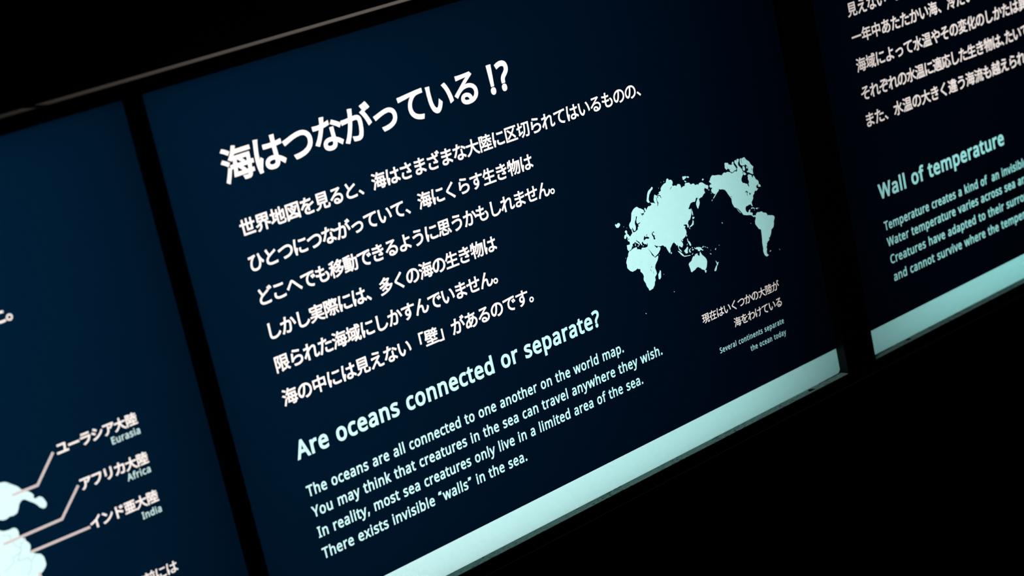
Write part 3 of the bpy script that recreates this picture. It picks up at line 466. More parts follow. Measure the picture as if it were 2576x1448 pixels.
-66,343,0,-38,-45,-52,-43,-68,-41,-87,-38,-108,-35,26,-30,20,-31,106,37,87,40,71,43,56,46,43,48,31,49,7,0,43,-68,53,-58,63,-48,74,-39,83,-30,94,-22,
21,35,25,31,-100,19,-88,30,-76,40,-63,50,-50,60,365,0,0,66,-425,0,10,46,5,47,299,0,0,62,-297,0,0,88,310,0,0,56,77,0,0,193,-362,0,-22,52,-32,50,24180,
1000,2,33,48,223,0,-72,464,0,0,-231,77,0,0,231,365,0,0,72,-365,0,0,199,295,0,0,71,-295,0,0,154,318,0,0,72,-600,0,24,52,22,53,-76,20,-42,-100,-54,-94,
-62,-84,-69,-70,34,-24,31,-24,53,57,52,67,48,75,244,0,0,-154,-299,0,0,-270,4,288,223,0,199,224,0,0,-199,24540,1000,5,26,422,438,0,-389,3,-44,11,-31,
20,-21,32,-11,45,-3,147,0,37,4,28,14,20,25,14,40,8,55,6,73,-35,12,-33,19,-4,-89,-8,-53,-14,-25,-25,-6,-132,0,-24,1,-14,6,-7,13,-2,21,0,389,10,285,352,
-12,-82,-18,-82,-26,-77,-33,-65,67,-31,34,69,25,81,18,86,13,85,8,437,556,86,-48,82,-55,63,-51,55,55,-66,50,-84,53,-85,45,8,756,346,62,-112,50,-117,29,
-102,74,31,-32,102,-52,115,-64,110,23,456,815,36,-51,31,-54,-402,0,0,-259,-1,-92,-7,-101,-15,-103,-26,-101,-41,-92,34,-19,31,-23,43,99,29,110,17,113,
8,110,2,99,0,188,756,0,0,71,-346,0,-36,65,-50,67,24605,1000,9,26,288,241,0,-198,4,-41,13,-29,24,-19,39,-10,56,-3,203,0,41,3,30,11,23,20,15,31,11,45,6,
60,-36,11,-33,18,-5,-68,-10,-40,-18,-18,-30,-4,-191,0,-35,1,-20,5,-10,10,-2,17,0,198,6,380,280,117,-73,92,-75,53,52,-95,73,-117,69,8,742,230,56,-85,
48,-88,32,-77,73,31,-34,78,-51,87,-58,82,8,158,247,-27,-84,-37,-84,-45,-72,66,-36,46,76,36,89,28,87,4,145,796,0,-452,702,0,0,452,4,216,539,244,0,0,
-128,-244,0,4,534,539,239,0,0,-128,-239,0,4,216,729,244,0,0,-127,-244,0,4,534,729,239,0,0,-127,-239,0,27700,1000,2,18,71,584,0,-76,246,0,-35,-113,-47,
-101,-57,-87,-66,-73,-73,-58,32,-26,29,-32,68,57,63,72,57,85,49,99,40,112,30,125,-49,19,-14,-3,34,817,652,-91,-112,-103,-107,-44,80,-37,83,0,242,-80,
0,0,-816,-2,-13,-7,-7,-13,-2,-47,-1,-79,2,17,-41,12,-41,96,3,61,13,24,17,14,28,4,43,0,422,59,-105,68,-98,76,-87,84,-73,90,-58,26,37,30,32,-88,51,-83,
65,-76,79,-68,89,114,107,111,120,27969,1000,7,4,577,361,0,-398,67,0,0,398,17,400,362,0,-103,-2,-47,-6,-50,-14,-50,-24,-49,-37,-47,-53,-44,29,-23,24,
-26,58,51,41,54,27,57,16,58,7,58,2,56,0,105,28,755,362,0,-318,2,-47,6,-27,12,-16,25,-13,30,-4,49,0,26,3,22,8,17,15,10,24,6,48,4,67,-28,12,-25,16,-2,
-62,-2,-39,-4,-18,-6,-9,-9,-3,-13,-1,-28,0,-10,1,-6,3,-5,12,-1,23,0,325,6,85,774,94,-63,76,-66,45,59,-76,63,-95,60,6,40,499,100,-53,82,-58,42,62,-83,
55,-101,49,6,65,-16,63,-51,93,157,89,167,-54,49,-97,-174,30,559,823,24,-56,20,-57,-285,0,0,-68,197,0,-67,-85,-51,-58,-34,-19,-33,-9,11,-36,9,-36,100,
15,387,28,28,-39,21,-34,61,40,-79,106,-98,112,-56,-34,38,-44,38,-46,-314,-18,62,77,62,80,345,0,0,68,-265,0,-23,64,-30,66,28023,1000,8,6,95,775,95,-52,
78,-55,44,57,-79,53,-95,48,6,42,484,90,-51,74,-54,43,58,-75,51,-91,48,6,72,-22,65,-41,68,158,63,168,-58,41,-69,-176,11,557,469,63,-56,48,-57,-210,0,
17,141,346,0,-7,-141,-142,0,41,30,-49,55,-64,56,33,285,356,0,-69,93,0,-18,-119,-19,-101,445,0,-11,-40,-12,-22,-15,-12,-22,-3,-47,1,-71,5,14,-32,7,-33,
70,-3,56,2,27,5,23,11,21,20,18,37,15,64,76,0,0,65,-67,0,12,155,83,0,0,69,-79,0,8,170,1,36,-481,0,-11,-99,-14,-107,5,448,287,362,0,-6,-87,-7,-68,-371,
0,6,532,257,67,-63,52,-62,45,32,-53,60,-68,60,14,442,841,-32,-87,-39,-83,-47,-76,-51,-63,34,-20,31,-22,56,77,52,91,492,0,0,69,-459,0,19,47,17,48,
28201,1000,10,4,445,575,342,0,0,-98,-342,0,4,445,732,342,0,0,-97,-342,0,4,375,796,0,-383,485,0,0,383,6,98,774,100,-52,82,-56,42,61,-83,54,-101,47,6,
38,502,102,-53,83,-56,41,61,-84,54,-102,48,6,64,-16,64,-47,88,157,84,167,-56,45,-91,-174,8,256,16,0,-67,706,0,0,67,-68,0,0,312,-553,0,0,-312,4,410,16,
0,246,97,0,0,-246,4,566,16,0,246,98,0,0,-246,4,724,16,0,246,99,0,0,-246,29289,1000,2,62,534,840,-30,-112,-39,-104,-50,-93,-58,-77,31,-21,27,-22,42,56,
38,64,35,71,86,0,-33,-97,-41,-94,-50,-87,-56,-75,-61,-60,31,-21,28,-23,64,68,57,85,51,96,42,103,33,105,82,0,-31,-126,-40,-121,-49,-114,-59,-102,-68,
-88,-78,-69,34,-21,29,-24,78,77,69,95,60,111,50,122,41,128,30,132,47,0,-16,-254,-17,-174,-19,-105,-22,-51,-17,-13,-21,-3,-42,1,-62,4,14,-37,7,-38,63,
-2,51,2,27,6,22,13,21,21,27,60,22,118,18,195,17,289,2,38,-393,0,24,76,21,79,30,98,782,-15,-123,-22,-114,-32,-97,30,-16,27,-18,24,69,20,80,92,0,0,-226,
-101,-29,-86,-23,20,-72,167,52,0,-345,70,0,0,367,126,40,-10,66,-116,-35,0,205,103,0,0,72,-103,0,0,204,-70,0,0,-204,-78,0,10,68,9,69,29694,1000,5,4,
510,572,327,0,0,-101,-327,0,4,510,411,327,0,0,-102,-327,0,4,510,733,327,0,0,-101,-327,0,20,31,149,19,-72,359,106,-10,67,-138,-39,0,225,123,0,0,69,
-123,0,0,214,132,0,0,70,-344,0,0,-70,139,0,0,-214,-127,0,0,-69,127,0,0,-245,44,440,796,0,-551,89,0,-9,-54,-15,-48,-21,-44,-31,-38,-41,-34,-54,-28,-68,
-24,24,-29,19,-32,76,29,60,35,47,41,34,47,25,54,17,59,11,66,99,0,0,-224,2,-38,9,-27,16,-17,25,-9,37,-3,98,0,31,4,23,15,16,28,10,45,6,63,-34,12,-31,16,
-4,-76,-8,-34,-17,-8,-79,0,-18,2,-8,8,-2,19,0,224,136,0,0,551,29983,1000,1,34,239,824,-33,-106,-43,-100,-51,-90,-58,-75,35,-21,32,-24,55,76,50,89,237,
0,0,-221,-298,0,0,-72,298,0,0,-255,-408,0,0,-73,894,0,0,73,-408,0,0,255,324,0,0,72,-324,0,0,221,360,0,0,73,-360,0,0,194,-78,0,0,-194,-204,0,31,79,25,
82,30028,1000,6,18,311,271,0,-59,-2,-39,-9,-41,-20,-42,-34,-42,-53,-39,-75,-35,28,-28,23,-32,74,36,55,40,39,43,26,45,16,45,7,44,2,43,0,61,4,231,578,
230,0,0,-109,-230,0,4,536,578,232,0,0,-109,-232,0,4,231,744,230,0,0,-107,-230,0,4,536,744,232,0,0,-107,-232,0,31,629,271,0,-349,77,0,0,347,65,-40,69,
-34,71,-26,23,33,28,31,-89,29,-85,40,-77,48,-65,56,199,0,0,402,-688,0,0,-402,200,0,-65,-57,-77,-50,-84,-41,-86,-31,27,-30,23,-33,99,43,96,56,87,68,72,
75,110,0,65,-72,79,-63,30064,1000,9,6,583,43,167,-63,134,-62,62,55,-143,60,-171,61,9,357,92,-82,-43,-106,-41,-108,-33,26,-28,22,-28,110,34,111,44,95,
50,20,151,800,0,-354,143,0,0,-95,-177,0,0,-66,177,0,0,-115,-240,0,0,-66,895,0,0,66,-242,0,0,115,183,0,0,66,-183,0,0,95,145,0,0,354,4,370,170,0,115,
261,0,0,-115,4,370,351,0,95,261,0,0,-95,4,224,596,236,0,0,-91,-236,0,4,533,596,244,0,0,-91,-244,0,4,224,741,236,0,0,-89,-236,0,4,533,741,244,0,0,-89,
-244,0,31227,1000,3,35,340,831,-81,-30,-99,-27,-103,-22,13,-29,9,-29,59,10,61,12,0,-163,-152,0,0,-70,137,0,-42,-117,-53,-111,-56,-89,21,-33,17,-36,46,
75,43,92,39,101,0,-446,70,0,0,461,45,-72,33,-61,44,60,-58,75,-64,78,0,23,123,0,0,70,-123,0,0,180,62,18,56,20,35,511,589,51,-35,46,-38,-72,-35,-75,-28,
-78,-21,21,-28,18,-30,85,26,83,33,78,41,72,49,64,57,55,67,43,76,-48,24,-13,-3,-188,0,33,40,29,41,-77,15,-42,-57,-57,-58,-73,-55,-86,-50,27,-23,24,-28,
85,53,73,58,209,0,-36,-47,-44,-42,-49,-38,-50,39,-53,34,37,559,194,60,-44,54,-47,-96,-55,-106,-42,-110,-28,21,-30,18,-32,104,29,99,40,93,50,83,62,73,
75,60,89,46,105,-49,22,-13,-3,-174,0,29,38,25,39,-77,15,-36,-55,-49,-56,-62,-54,-73,-52,-85,-45,27,-24,22,-28,84,48,73,53,64,56,197,0,-36,-65,-44,-58,
-52,-51,-54,46,-60,40,35211,1000,4,4,258,572,484,0,0,-103,-484,0,4,258,405,484,0,0,-104,-484,0,4,258,738,484,0,0,-103,-484,0,46,185,805,0,-571,135,0,
-11,-52,-17,-46,-26,-41,-36,-35,-48,-30,-63,-25,-80,-20,25,-32,18,-34,88,26,71,31,55,39,41,44,30,51,20,59,13,65,164,0,0,-201,3,-42,12,-30,22,-20,35,
-10,49,-3,162,0,37,3,29,12,20,21,14,34,9,48,6,64,-36,13,-33,18,-4,-75,-9,-43,-14,-19,-25,-5,-149,0,-33,3,-15,10,-4,21,0,201,178,0,0,571,36234,1000,3,
6,789,803,53,-64,44,-60,54,33,-45,57,-54,61,54,101,388,0,-83,-5,-88,-12,-88,-23,-85,-35,-77,27,-19,24,-25,32,64,23,69,16,72,36,-56,43,-44,50,-33,59,
-24,68,-15,78,-8,88,-2,369,0,13,39,18,35,-205,-2,-195,0,-98,3,-83,12,-70,22,0,195,141,0,0,67,-141,0,0,138,156,0,0,67,-171,0,0,128,151,0,0,66,-151,0,0,
124,-69,0,0,-124,-154,0,0,-66,154,0,0,-128,-191,0,0,-67,207,0,0,-355,-35,40,-30,51,-24,63,2,66,0,64,56,488,141,47,36,165,98,-11,27,-7,31,-113,-62,0,
331,130,0,17,-188,28,-156,-54,-64,-61,-55,-66,-43,24,-26,22,-28,57,40,52,46,49,54,22,-48,25,-35,28,-22,32,-8,31,5,23,18,16,34,11,50,8,71,-27,14,-26,
21,-5,-83,-9,-48,-14,-15,-24,13,-23,38,-21,60,50,84,41,93,34,99,-59,15,-37,-105,-48,-98,-17,123,-13,144,195,0,0,64,-198,0,-2,85,-1,89,-69,0,5,-174,
-194,0,0,-388,-8,-34,-18,-23,-19,-13,19,-32,36949,1000,7,7,61,765,60,-54,55,-60,40,-54,62,47,-70,82,-90,80,4,443,494,345,0,0,-77,-345,0,28,251,456,
-195,0,0,-70,123,0,0,-295,-48,-23,-50,-35,-50,-42,53,-63,52,54,49,40,41,15,42,-17,56,-34,75,-28,90,-15,107,-4,178,3,163,7,8,37,14,36,-176,-12,-186,-4,
-101,3,-86,12,-71,26,-50,29,-38,20,4,637,258,0,-81,-216,0,25,81,23,374,543,0,-175,263,0,0,-55,-318,0,0,-55,60,0,-23,-71,-23,-64,304,0,0,-86,71,0,0,86,
212,0,0,54,-212,0,0,81,222,0,0,55,-222,0,0,55,152,0,0,175,14,353,764,0,-53,150,0,-24,-70,-190,0,0,-55,657,0,0,55,-120,0,0,123,-231,0,20,67,-73,10,-22,
-77,4,554,641,24,70,177,0,0,-70,36969,1000,5,8,56,773,61,-53,55,-59,40,-54,61,46,-41,54,-57,57,-62,51,31,246,445,-200,0,0,-70,127,0,0,-250,-41,-27,
-44,-42,-46,-53,49,-64,44,66,40,48,34,19,25,-10,32,-24,39,-29,56,-29,64,-18,75,-9,89,-2,187,3,168,7,8,38,13,37,-176,-14,-198,-5,-82,2,-71,7,-62,15,
-53,26,-44,32,-33,24,7,737,695,-23,-52,-26,-50,-176,0,31,9,-15,45,-25,48,54,545,822,22,-32,21,-34,-286,0,0,-61,169,0,-35,-9,24,-47,16,-46,-137,0,0,
-508,69,0,0,447,184,0,0,-68,-149,0,0,-51,149,0,0,-72,-104,0,0,-210,55,0,0,39,214,0,0,171,-108,0,0,72,151,0,0,51,-151,0,0,68,192,0,0,-372,-3,-12,-12,
-4,-37,-1,-61,2,14,-32,9,-32,76,1,52,10,19,14,10,22,3,31,0,434,-151,0,26,46,26,50,-23,6,158,0,0,61,-282,0,-27,46,-33,44,4,543,293,159,0,0,-75,-159,0,
38480,1000,4,35,92,799,0,-877,67,0,0,809,145,0,-37,-112,-42,-114,44,-58,28,-53,14,-49,4,-44,-2,-30,-6,-25,-13,-15,-15,-6,-16,-3,-27,0,-32,1,14,-33,5,
-33,35,0,32,2,29,6,23,12,23,28,13,39,4,50,-4,49,-13,53,-28,56,-44,61,51,129,48,131,-49,29,-11,-3,4,811,546,0,-124,-295,0,0,124,4,811,609,-295,0,0,121,
295,0,35,439,-80,58,24,199,56,-3,32,0,36,-177,-43,0,331,96,0,29,-96,37,-87,45,-78,54,-67,64,-57,73,-44,23,35,28,30,-57,29,-52,37,-45,44,-40,50,87,56,
85,63,-49,53,-73,-60,-83,-58,-34,72,-26,78,205,0,0,440,-441,0,0,-743,-6,-35,-14,-23,-16,-13,18,-30,38520,1000,5,7,547,483,-60,-57,-65,-50,-63,-39,40,
-60,98,74,97,91,6,701,440,104,-72,88,-69,40,53,-92,68,-102,68,34,78,800,0,-877,67,0,0,809,134,0,-36,-112,-43,-115,44,-58,28,-53,14,-48,4,-44,-5,-42,
-16,-28,-14,-6,-17,-3,-27,0,-31,1,13,-33,5,-33,35,-1,33,2,28,7,24,12,23,27,12,40,4,50,-4,49,-14,53,-27,56,-44,61,51,129,48,130,-49,30,-11,-3,16,604,
840,0,-98,-205,0,0,-65,205,0,0,-114,-244,0,0,-67,582,0,0,67,-264,0,0,114,223,0,0,65,-223,0,0,98,16,604,347,0,-123,-214,0,0,-66,214,0,0,-147,-307,0,0,
-68,661,0,0,68,-280,0,0,147,227,0,0,66,-227,0,0,123,38555,1000,7,6,777,145,67,-93,54,-85,60,36,-57,82,-68,90,7,449,171,-51,-88,-59,-80,29,-18,27,-19,
61,87,58,98,34,78,800,0,-877,66,0,0,809,128,0,-35,-112,-42,-115,43,-58,27,-53,13,-48,4,-44,-5,-42,-16,-28,-13,-6,-16,-3,-26,0,-31,1,13,-33,5,-33,34,
-1,32,2,28,7,23,12,22,27,12,40,4,50,-4,49,-13,52,-26,57,-44,60,50,130,47,131,-48,29,-11,-3,54,702,820,-57,-11,12,-56,-34,13,-11,-3,-106,0,13,32,11,32,
-59,13,-28,-74,-36,-70,-44,-62,-50,-53,26,-18,23,-20,64,76,56,93,109,0,-15,-44,-17,-42,-36,22,-36,20,-28,-36,39,-24,39,-26,-20,-35,-22,-32,-38,29,-39,
26,-31,-32,40,-29,38,-32,-57,-57,-60,-43,21,-23,17,-24,57,42,54,52,0,-47,319,0,0,38,51,-49,58,-39,20,29,24,26,-53,32,-47,41,-42,49,51,67,45,80,37,83,
-43,25,-12,-4,-189,0,8,510,439,47,63,41,72,35,81,26,89,35,-115,45,-102,57,-88,18,398,284,0,-64,221,0,0,-219,-3,-11,-13,-4,-35,-1,-62,2,15,-33,9,-33,
75,1,51,10,21,15,9,22,3,31,0,220,224,0,0,64,5,875,701,-36,-75,-46,-69,-34,69,-27,75,33,269,2,4,106,201,-25,513,107,0,-25,-513,16,134,-14,-24,4,-20,12,
-14,21,-4,31,4,32,14,20,20,11,24,4,23,-4,21,-11,13,-20,5,-32,-5,-31,-13,-21,-21,-12,44,268,1,10,41,-129,29,125,12,64,9,56,94,0,7,-11,-16,-56,-21,-60,
-25,-62,-24,-56,46,268,1,16,133,-14,-23,4,-20,12,-14,21,-4,31,4,32,14,20,20,11,23,4,24,-4,21,-11,13,-20,5,-32,-5,-31,-13,-21,-21,-12,63,434,2,47,140,
201,0,27,2,35,5,31,11,26,16,26,21,25,29,27,35,30,26,25,18,22,12,21,7,23,2,28,-3,30,-11,24,-17,20,-38,19,-52,7,-46,-3,-41,-10,-37,-13,-36,-16,-31,70,
42,19,47,16,51,11,57,3,59,-5,49,-16,39,-26,29,-35,17,-43,6,-50,-4,-42,-11,-35,-17,-30,-24,-28,-28,-27,-34,-29,-30,-26,-21,-23,-14,-21,-9,-21,-4,-22,
-2,-27,0,-17,16,179,-14,-25,4,-19,12,-14,21,-4,31,4,32,14,20,19,11,25,4,23,-4,20,-11,14,-20,4,-32,-4,-31,-14,-21,-20,-12,65,639,2,8,0,0,279,717,81,0,
278,-717,-93,0,-86,221,-283,0,-85,-221,8,206,301,226,0,-80,216,-10,29,-14,44,-10,34,-16,-61,-15,-46,67,632,1,50,389,-10,-69,5,-60,15,-53,25,-45,34,
-36,43,-28,51,-21,59,-12,65,-4,71,4,69,14,64,22,58,30,50,39,43,47,36,55,25,62,16,70,5,72,-5,66,-14,59,-23,-36,-76,-35,14,-38,13,-43,9,-46,3,-54,-5,
-49,-14,-42,-24,-36,-34,-29,-42,-20,-49,-13,-57,-4,-63,7,-83,20,-70,34,-57,35,-34,42,-25,50,-14,58,-5,46,2,43,6,42,9,40,11,0,-78,-41,-13,-42,-9,-46,
-5,69,556,1,12,97,0,0,714,399,0,0,-79,-309,0,0,-223,291,0,0,-78,-291,0,0,-255,309,0,0,-79,73,339,1,12,40,0,0,52,84,19,0,571,-84,20,0,52,258,0,0,-52,
-84,-20,0,-571,84,-19,0,-52,83,549,1,67,247,-10,-58,2,-53,7,-47,11,-38,14,0,86,40,-15,50,-14,54,-10,56,-3,49,3,40,11,32,17,22,23,13,28,5,33,-4,32,-11,
27,-20,23,-31,21,-44,21,-58,23,-56,24,-46,27,-35,30,-26,36,-16,44,-5,51,7,53,22,45,35,35,46,27,55,17,63,5,57,-3,51,-8,47,-13,42,-16,-28,-77,-39,15,
-42,12,-44,8,-46,3,-41,-3,-34,-10,-26,-15,-19,-22,-11,-25,-4,-29,4,-33,11,-27,20,-23,29,-20,40,-20,52,-21,58,-24,49,-26,38,-29,27,-34,17,-42,6,-51,-4,
-45,-13,-40,-22,-34,-30,-29,-51,-29,-62,-18,84,556,1,8,233,0,0,635,-223,0,0,79,535,0,0,-79,-222,0,0,-635,87,930,1,35,201,0,-189,714,94,0,111,-436,11,
-45,10,-44,7,-42,6,-39,6,41,9,44,11,46,12,44,126,431,93,0,131,-434,13,-46,11,-45,9,-43,6,-38,6,39,8,42,21,90,110,435,94,0,-190,-714,-91,0,-139,468,
-16,58,-13,51,-7,32,-3,-20,-7,-36,-11,-43,-13,-45,-135,-465,89,566,1,9,238,0,0,273,-238,441,98,0,185,-351,186,351,97,0,-238,-437,0,-277,97,561,2,42,
215,-10,-46,4,-40,13,-35,22,-27,30,-16,40,-5,50,7,49,21,41,35,34,50,24,64,16,80,7,91,3,0,32,-3,40,-10,31,-16,22,-35,20,-47,6,-41,-3,-39,-9,-37,-14,
-34,-15,-27,66,38,18,45,15,49,10,51,3,60,-5,48,-14,37,-24,26,-34,16,-46,5,-57,0,-365,-64,0,-17,76,-4,0,-36,-38,-37,-27,-46,-16,19,235,61,43,4,37,13,
33,21,25,29,15,38,5,48,0,48,-79,-3,-60,-5,-46,-11,-32,-16,-22,-21,-13,-27,-4,-31,3,-27,9,-22,16,-17,31,-16,98,615,2,33,339,-10,-57,6,-46,17,-36,25,
-27,30,-7,0,-18,-68,-63,0,0,760,88,0,0,-185,-1,-63,-4,-47,5,0,27,31,36,26,46,17,57,6,48,-4,42,-13,38,-22,33,-30,26,-40,19,-47,11,-56,4,-65,-4,-65,-11,
-56,-19,-48,-27,-39,-33,-31,-38,-22,-42,-13,25,326,63,44,6,36,18,27,29,20,41,12,51,4,61,-4,62,-12,51,-20,39,-28,28,-37,17,-44,6,-51,-5,-39,-17,-28,
-27,-18,-39,-11,-50,-4,-63,0,-4,4,-61,10,-50,18,-41,28,-29,41,-17,99,480,1,46,300,-10,-67,7,-59,22,-35,23,-29,30,-23,37,-18,44,-10,52,-4,60,4,62,11,
54,18,45,25,38,29,30,36,23,60,22,68,7,40,-2,39,-7,35,-9,27,-11,-27,-73,-26,9,-30,8,-31,6,-29,2,-48,-6,-40,-17,-30,-28,-22,-39,-14,-51,-4,-62,4,-60,13,
-49,21,-40,30,-28,39,-17,46,-6,41,2,36,7,33,10,29,12,0,-78,-28,-12,-31,-9,-36,-6,100,615,2,33,275,-10,-48,4,-42,13,-37,22,-33,30,-26,40,-19,47,-11,56,
-4,65,4,65,11,56,19,48,26,40,33,30,38,22,42,14,48,4,56,-6,46,-17,35,-26,29,-30,6,0,-3,38,-3,41,0,214,88,0,0,-760,-71,0,-13,72,-4,0,-28,-31,-36,-27,
-46,-18,25,289,63,51,5,40,16,28,25,20,37,11,47,4,57,0,16,-4,62,-11,51,-18,41,-28,29,-41,18,-53,6,-43,-6,-36,-19,-27,-32,-20,-41,-12,-51,-4,-59,4,-59,
12,-50,20,-40,27,-29,36,-18,101,564,2,43,313,-10,-49,3,-45,11,-41,17,-36,24,-30,31,-24,37,-19,45,-10,50,-4,56,3,56,10,50,17,45,22,39,28,32,33,26,37,
19,42,11,45,4,44,-3,39,-10,36,-17,30,-23,25,-28,21,-34,19,-59,7,-68,0,-53,-367,0,6,-56,16,-46,25,-36,33,-27,42,-16,49,-5,48,2,42,8,41,11,41,16,0,-77,
-41,-16,-40,-11,-44,-6,13,148,321,273,0,-4,42,-10,37,-17,31,-25,24,-33,14,-41,5,-39,-4,-33,-14,-27,-23,-22,-30,-14,-37,102,344,1,30,109,0,0,468,-94,0,
0,41,94,30,0,31,5,63,15,50,26,37,35,25,42,15,51,5,31,-1,28,-4,24,-6,21,-7,-23,-69,-37,10,-21,4,-22,1,-27,-3,-22,-10,-17,-16,-16,-38,-5,-55,0,-35,135,
0,0,-68,-135,0,0,-468,103,615,2,50,290,-240,-74,4,-64,11,-55,19,0,81,57,-23,66,-14,75,-5,43,4,36,14,30,22,21,31,14,37,4,43,0,21,1,34,2,32,-4,0,-31,
-35,-37,-26,-46,-15,-52,-5,-49,5,-44,13,-37,23,-33,32,-32,55,-19,68,-7,81,6,79,20,68,32,57,33,33,37,23,43,14,49,5,50,-5,46,-15,39,-25,33,-36,5,0,12,
71,70,0,0,-545,-6,-70,-20,-58,-33,-45,-33,-25,-41,-18,-50,-11,25,289,62,49,5,39,14,30,25,21,34,12,47,4,59,0,21,-4,66,-13,53,-21,38,-30,27,-40,16,-49,
5,-41,-6,-35,-18,-28,-29,-21,-41,-12,-51,-4,-61,4,-61,12,-50,20,-40,29,-30,35,-17,104,618,1,32,85,0,0,760,88,0,0,-223,-1,-39,-4,-36,6,0,31,36,40,26,
46,16,50,5,60,-5,49,-16,38,-26,27,-37,17,-50,5,-62,0,-349,-87,0,0,343,-5,46,-14,37,-24,25,-34,16,-43,5,-54,-6,-41,-16,-29,-28,-18,-39,-11,-48,-4,-58,
0,-277,105,258,2,16,130,625,-20,4,-17,10,-11,18,-4,24,4,25,11,17,17,11,20,3,19,-3,17,-11,11,-17,4,-25,-4,-25,-11,-17,-17,-11,4,85,0,0,536,88,0,0,-536,
107,534,1,18,85,0,0,760,87,0,0,-397,-1,-42,-3,-45,4,0,18,23,24,31,22,25,171,181,103,0,-217,-229,232,-307,-106,0,-186,250,-61,-53,0,-197,108,258,1,4,
85,0,0,760,88,0,0,-760,109,935,1,53,85,0,0,536,71,0,13,-73,5,0,29,37,39,26,43,15,47,5,58,-6,46,-16,35,-29,25,-39,5,0,32,40,42,28,47,17,51,5,56,-5,45,
-16,35,-25,25,-38,15,-50,5,-63,0,-349,-87,0,0,345,-4,46,-13,35,-22,26,-31,15,-39,5,-47,-5,-37,-15,-28,-25,-18,-35,-11,-43,-4,-53,0,-296,-87,0,0,345,
-4,46,-14,35,-22,26,-30,15,-40,5,-48,-6,-38,-16,-26,-28,-17,-38,-11,-48,-3,-58,0,-278,110,618,1,30,85,0,0,536,71,0,13,-73,5,0,31,37,41,26,47,15,50,5,
59,-5,48,-16,38,-25,27,-38,17,-50,5,-63,0,-349,-87,0,0,343,-5,46,-14,37,-24,25,-34,16,-43,5,-53,-6,-41,-16,-29,-28,-19,-38,-11,-48,-4,-58,0,-278,111,
605,2,34,301,-10,-46,4,-42,10,-38,18,-35,26,-29,31,-24,38,-18,45,-10,51,-4,56,4,63,13,55,21,47,29,40,36,32,43,22,48,14,55,4,47,-4,43,-10,38,-19,35,
-24,29,-32,24,-37,17,-45,10,-50,4,-56,-4,-63,-13,-55,-21,-48,-29,-40,-37,-32,-43,-23,-48,-13,24,303,63,49,6,40,19,30,31,21,41,13,50,4,59,-4,59,-13,49,
-21,41,-30,30,-40,18,-50,6,-50,-6,-39,-18,-30,-30,-21,-41,-12,-49,-4,-59,4,-59,13,-50,21,-41,29,-31,40,-19,112,615,2,33,85,-240,0,776,72,0,12,-73,4,0,
28,32,35,27,45,18,59,6,47,-4,42,-13,38,-22,33,-30,26,-39,19,-47,11,-57,4,-65,-4,-64,-11,-57,-19,-47,-26,-40,-33,-31,-38,-22,-42,-14,-48,-4,-57,6,-45,
18,-37,25,-27,29,-6,0,4,-43,2,-45,0,-220,25,326,63,45,7,35,20,28,32,20,42,11,49,4,57,-4,57,-12,49,-20,41,-27,31,-37,18,-45,6,-49,-5,-39,-15,-27,-26,
-19,-36,-12,-47,-5,-57,0,-17,4,-61,10,-51,18,-40,28,-30,41,-18,114,413,1,22,85,0,0,536,72,0,10,-98,4,0,30,41,37,35,29,18,32,10,36,4,33,-1,30,-5,-11,
-81,-28,5,-30,2,-40,-6,-37,-16,-32,-27,-26,-36,-16,-44,-5,-51,0,-286,115,479,1,63,220,-10,-52,2,-45,7,-38,11,-33,14,0,80,35,-15,42,-14,46,-11,47,-3,
58,5,39,17,17,15,10,20,3,22,-3,19,-8,17,-15,16,-24,16,-35,17,-47,19,-48,20,-41,20,-33,22,-24,26,-15,32,-5,40,6,42,19,35,31,28,40,21,49,12,56,4,47,-2,
44,-8,42,-11,38,-15,-30,-70,-35,13,-36,11,-37,8,-39,2,-48,-4,-34,-14,-22,-20,-7,-27,3,-20,10,-17,17,-16,27,-14,35,-17,46,-18,47,-19,40,-21,32,-22,23,
-26,14,-32,5,-39,-6,-48,-20,-39,-32,-31,-43,-22,-52,-14,116,361,1,29,249,-10,-40,4,-37,10,-33,20,-25,31,-17,43,-5,58,0,312,-76,0,0,42,77,35,35,114,52,
0,0,-123,155,0,0,-68,-155,0,0,-310,6,-43,18,-29,26,-18,34,-6,20,1,21,3,34,7,0,-67,-17,-6,-23,-5,-25,-4,117,618,1,30,274,-10,-59,5,-49,16,-38,25,-27,
38,-17,49,-5,62,0,351,89,0,0,-345,5,-46,14,-36,24,-26,33,-15,43,-5,53,6,41,16,30,28,19,38,11,48,4,58,0,279,88,0,0,-536,-72,0,-13,71,-4,0,-31,-36,-41,
-26,-47,-14,118,508,1,14,203,0,-203,536,94,0,114,-316,17,-49,16,-52,10,-41,4,0,11,42,17,52,17,48,114,316,94,0,-204,-536,119,786,1,34,158,1,-147,536,
91,0,74,-286,21,-87,9,-40,5,-33,4,0,10,42,12,53,14,49,95,302,96,0,92,-302,21,-74,9,-37,6,-32,4,0,5,30,8,39,23,90,75,286,90,0,-149,-536,-103,0,-92,302,
-12,41,-11,39,-14,62,-4,0,-13,-62,-10,-40,-13,-41,-96,-301,120,529,1,12,18,0,194,274,-185,262,100,0,138,-202,137,202,99,0,-185,-262,195,-274,-100,0,
-146,214,-148,-214,121,510,1,28,84,-240,-22,1,-20,1,-31,6,0,70,26,-4,33,-2,42,7,32,19,25,30,20,39,28,71,-216,538,94,0,116,-305,27,-76,10,-36,8,-34,4,
0,18,66,28,81,109,304,95,0,-231,-610,-32,-68,-41,-53,-33,-25,-41,-15,8220,600,2,4,95,0,0,714,410,0,0,-714,4,146,51,309,0,0,612,-309,0,8221,600,2,4,95,
0,0,714,410,0,0,-714,4,146,51,309,0,0,612,-309,0,32,260,0,
]
